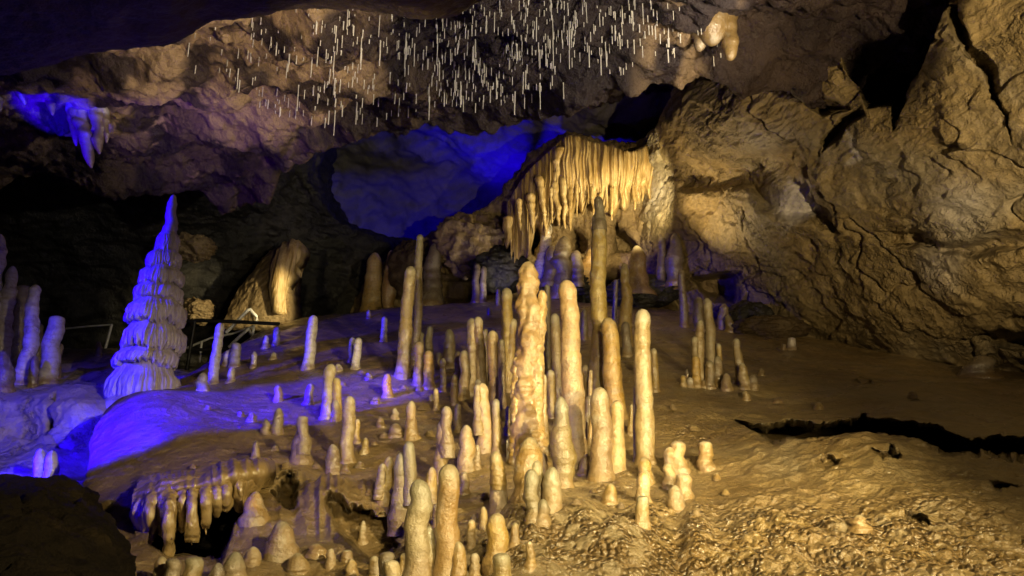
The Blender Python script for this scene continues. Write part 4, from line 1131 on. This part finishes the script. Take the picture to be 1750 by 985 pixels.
tube_between('post', [at(434,556,12.1), at(431,585,12.1)], .02, M['steel'], hr, ro)
tube_between('post', [at(345,583,12.3), at(341,620,12.3)], .02, M['steel'], hr, ro)
ro = at(400, 620, 11.8)
rl = empty('railing', ro); tag(rl, 'black painted railing with horizontal bars behind the tiered tower', 'railing')
tube_between('top_rail', [at(296,550,11.8), at(340,548,11.8), at(400,550,11.8), at(478,554,11.8)], .03, M['iron'], rl, ro)
tube_between('mid_rail', [at(296,600,11.8), at(340,598,11.8), at(392,598,11.8)], .025, M['iron'], rl, ro)
for (a, b, c_, e) in ((333,549,318,640),(304,549,296,640),(362,598,352,640)):
    tube_between('post', [at(a, b, 11.8), at(c_, e, 11.8)], .028, M['iron'], rl, ro)
ro = at(180, 610, 12.0)
rl = empty('railing', ro); tag(rl, 'thin grey railing in front of the black wall beyond the terrace', 'railing')
tube_between('top_rail', [at(112,562,12.0), at(150,558,12.0), at(192,555,12.0)], .014, M['steel'], rl, ro)
tube_between('post', [at(191,555,12.0), at(177,608,12.0)], .022, M['steel'], rl, ro)

# ------------------------------------------------------------------ soda straws
rs = np.random.RandomState(21)
straw_meshes = {}
def straw_mesh(k):
    if k not in straw_meshes:
        L = 1.0
        V, Fq, _ = column_mesh((0, 0, 0.0), (0, 0, -1.0), 0.02, 'col', 900 + k, nv=14, nu=8, wob=1.0, sink=.03)
        me_o = mesh_obj('soda_straw', V, Fq, M['straw'])
        straw_meshes[k] = me_o.data
        bpy.data.objects.remove(me_o)
    return straw_meshes[k]
regions = [  # polygon, how many, length px, width px, label, group
 ([(640,0),(1130,0),(1130,90),(1000,130),(900,165),(700,190),(640,150)], 196, (9,38) , 2.35, 'thin white soda straw hanging in the dense field over the dark ceiling', 'soda straws of the dense field over the dark ceiling'),
 ([(470,10),(640,0),(640,190),(560,215),(500,190),(450,120)], 66, (9,34), 2.3, 'thin soda straw on the ceiling between the tan rock and the dense field', 'soda straws between tan rock and dense field'),
 ([(310,60),(470,20),(480,180),(430,190),(330,120)], 22, (8,26), 2.1, 'short soda straw casting a dark shadow on the tan lit ceiling', 'soda straws on the tan ceiling'),
 ([(1130,40),(1240,70),(1250,105),(1130,100)], 14, (8,24), 2.5, 'tiny white soda straw below the pale flowstone bulge', 'soda straws below the pale flowstone'),
]
for poly, cnt, (l0, l1), wpx, lab, grp in regions:
    xs = [p[0] for p in poly]; ys = [p[1] for p in poly]
    placed = 0; tries = 0
    while placed < cnt and tries < 6000:
        tries += 1
        x = rs.uniform(min(xs), max(xs)); y = rs.uniform(min(ys), max(ys))
        if poly_in(np.array([x]), np.array([y]), poly, 1)[0] < .5: continue
        if wpx < 2.4 and cnt > 100 and rs.rand() > 0.3 + 0.7 * math.exp(-((x - 880) / 190) ** 2): continue
        hp = hit(x, y, ['ceiling'])
        if hp is None: continue
        if abs(pnoise(np.array([hp[0] * 1.5, hp[1] * 1.5, 3.3]))) > 0.10 and rs.rand() < .72: continue
        L = px2m(rs.uniform(l0, l1) * (0.35 + 1.2 * rs.rand() ** 1.7), hp[1]) * 1.1
        o = bpy.data.objects.new('soda_straw', straw_mesh(placed % 6))
        ww = px2m(wpx * rs.uniform(.7, 1.15), hp[1]) / 0.04
        o.location = hp; o.scale = (ww, ww, L)
        o.rotation_euler = (rs.normal() * .012, rs.normal() * .012, rs.uniform(0, 6))
        COL.objects.link(o)
        tag(o, lab, 'soda straw', grp)
        placed += 1

# beyond the straws one can follow singly: the fine carpet of tiny ones
VV, FF, off_ = [], [], 0
carpet = [(330,60),(470,15),(640,-10),(1130,-10),(1245,70),(1245,108),(1130,104),(1000,132),(900,168),(700,196),(560,216),(450,190)]
th6 = np.linspace(0, 2 * math.pi, 6, endpoint=False)
tries = 0
while len(VV) < 430 and tries < 9000:
    tries += 1
    x = rs.uniform(330, 1245); y = rs.uniform(-10, 216)
    if poly_in(np.array([x]), np.array([y]), carpet, 1)[0] < .5: continue
    if rs.rand() > 0.25 + 0.75 * math.exp(-((x - 850) / 230) ** 2): continue
    hp = hit(x, y, ['ceiling'])
    if hp is None: continue
    if abs(pnoise(np.array([hp[0] * 1.5, hp[1] * 1.5, 3.3]))) > 0.14 and rs.rand() < .6: continue
    L = px2m(rs.uniform(4, 20), hp[1]); r_ = px2m(rs.uniform(1.2, 1.9), hp[1]) * .5
    rg = np.stack([np.cos(th6) * r_, np.sin(th6) * r_, th6 * 0], -1)
    V = np.concatenate([hp + rg * 1.8 + [0, 0, .03], hp + rg + [0, 0, -.02], hp + rg * .9 + [0, 0, -L], hp + rg * .1 + [0, 0, -L - r_]])
    VV.append(V); FF.append(grid_faces(4, 6, True) + off_); off_ += 24
o = mesh_obj('soda_straws', np.concatenate(VV), np.concatenate(FF), M['straw'], kind='stuff')
tag(o, 'fine carpet of tiny soda straws between the longer ones on the ceiling', 'soda straws')

# ------------------------------------------------------------------ lamps of the show cave
def spot(name, pos, target, watt, col, angle, blend=0.5, rad=0.06):
    l = bpy.data.lights.new(name, 'SPOT')
    l.energy = watt; l.color = col; l.spot_size = R(angle); l.spot_blend = blend; l.shadow_soft_size = rad
    o = bpy.data.objects.new(name, l)
    o.location = [float(x) for x in pos]
    o.rotation_euler = (Vector([float(x) for x in target]) - Vector([float(x) for x in pos])).to_track_quat('-Z', 'Y').to_euler()
    COL.objects.link(o)
    return o
WARM = (1.0, 0.80, 0.40)
WHITE = (1.0, 0.88, 0.68)
BLUE = (0.013, 0.0, 1.0)
C0 = CAM
spot('lamp_key', C0 + [1.75, 0.1, 0.3], at(985, 590, 5.5), 1020, WARM, 46, .85, .03)
spot('lamp_front', C0 + [0.5, -0.2, 0.5], at(830, 760, 5.0), 420, WARM, 40, .85, .03)
spot('lamp_fill', C0 + [2.3, -0.2, 1.5], at(790, 950, 3.3), 1200, WARM, 60, .75, .03)
spot('lamp_floor', C0 + [1.6, -0.3, 1.0], at(1420, 870, 3.4), 130, WARM, 66, .8, .03)
spot('lamp_glow', at(1120, 440, 10.6), at(1215, 320, 10.0), 110, (1.0, .72, .34), 120, .9)
spot('lamp_blue_slope', [-3.3, 2.5, 2.4], at(470, 835, 4.0), 170, BLUE, 46, .8)
WL = C0 + np.array([3.2, 2.4, 1.0])
spot('lamp_wall', WL, at(1570, 150, 6.6), 900, (1.0, .75, .39), 74, .8, .03)
spot('lamp_back', at(1120, 392, 10.7), at(1000, 300, 12.6), 300, (1.0, .8, .4), 100, .6)
spot('lamp_boulder', at(870, 520, 12.0), at(805, 400, 13.4), 110, WHITE, 70, .8)
spot('lamp_ceiling', C0 + [1.3, 1.2, -0.2], at(400, 95, 7.5), 1500, (1.0, .80, .54), 22, .7, .02)
spot('lamp_straws', C0 + [3.2, 4.3, 2.5], at(860, 70, 7.0), 600, WHITE, 60, .7)
spot('lamp_terrace', C0 + [-0.4, 0.0, 0.3], at(170, 560, 8), 36, (1, .85, .75), 26, .9)
spot('lamp_blue_low', [-4.2, 3.3, 2.9], at(262, 715, 5.2), 7000, BLUE, 32, .25)
spot('lamp_blue_tower', [-5.9, 5.2, 4.0], at(270, 500, 7.4), 1900, BLUE, 42, .4)
spot('lamp_blue_terrace', [-5.4, 3.6, 3.4], at(60, 660, 6.9), 700, BLUE, 40, .5)
spot('lamp_blue_hollow', at(-90, 770, 5.2), at(90, 805, 5.9), 260, BLUE, 80, .5)
spot('lamp_blue_ceiling', [-5.0, 6.6, 3.4], at(430, 265, 9.5), 180, (.14, .02, 1), 60, .8)
spot('lamp_blue_vault', at(850, 430, 17.2), at(900, 150, 15.0), 480, BLUE, 150, .9, .2)
spot('lamp_blue_cleft', at(690, 520, 17.9), at(690, 330, 18.9), 170, BLUE, 110, .9, .2)
spot('lamp_blue_drapery', at(20, 470, 7.2), at(105, 200, 8.2), 1300, BLUE, 24, .3)
spot('lamp_buttress', at(650, 470, 10.6), at(448, 512, 12.6), 620, WARM, 26, .7)
spot('lamp_pale', C0 + [2.4, 3.0, 1.6], at(1215, 40, 6.6), 260, WHITE, 22, .6)

# unseen blocker added beside the wall lamp: throws shade on the high chimney
shape = [(1270,-60),(1285,20),(1345,38),(1385,42),(1450,75),(1462,150),(1484,182),(1520,182),(1532,218),(1554,160),(1584,112),(1612,62),(1636,0),(1650,-60)]
pts = []
for (a_, b_) in shape:
    hp = hit(a_, b_, ['wall', 'ceiling'])
    if hp is None: hp = at(a_, b_, 6.5)
    pts.append(WL + 0.24 * (hp - WL))
pts = np.array(pts)
up_ = np.array([0, 0, 1.0])
fr = [pts]
cen = pts.mean(0)
for kk in range(1, 5):
    fr.append(pts + (np.array([0.0, 0.05 * kk, 0.09 * kk])))
top_ = pts.copy(); top_[:, 2] = np.maximum(top_[:, 2], pts[:, 2].max() - 0.02)
rows_ = []
for tt_ in np.linspace(0, 1, 30):
    rows_.append(pts * (1 - tt_) + top_ * tt_)
Pp = np.array(rows_)
Pp = Pp + 0.008 * fbm(Pp * 9, 3)[..., None]
Pb = Pp + np.array([.03, .10, .12])
VV = np.concatenate([Pp.reshape(-1, 3), Pb.reshape(-1, 3)])
gf = grid_faces(*Pp.shape[:2])
mesh_obj('shadow_blocker', VV, np.concatenate([gf, gf[:, ::-1] + Pp.shape[0] * Pp.shape[1]]), M['near'], kind='structure')
cz = pts[:, 2].max() - .03
tx_ = np.array([[x, y, z] for x, y, z in [(pts[:,0].min()-.1, pts[:,1].min()-.1, cz),(pts[:,0].max()+.6, pts[:,1].min()-.1, cz),(pts[:,0].max()+.6, pts[:,1].max()+.6, cz+.1),(pts[:,0].min()-.1, pts[:,1].max()+.6, cz+.1)]])

w = bpy.data.worlds.new('World'); S.world = w
w.use_nodes = True
w.node_tree.nodes['Background'].inputs[0].default_value = (0.4, 0.32, 0.3, 1)
w.node_tree.nodes['Background'].inputs[1].default_value = 0.006

S.view_settings.view_transform = 'Standard'
S.view_settings.look = 'None'
S.view_settings.exposure = 0.2
S.view_settings.gamma = 1.0
S.cycles.max_bounces = 4
S.cycles.diffuse_bounces = 3
S.cycles.glossy_bounces = 2
S.cycles.use_denoising = True
S.cycles.sample_clamp_indirect = 4
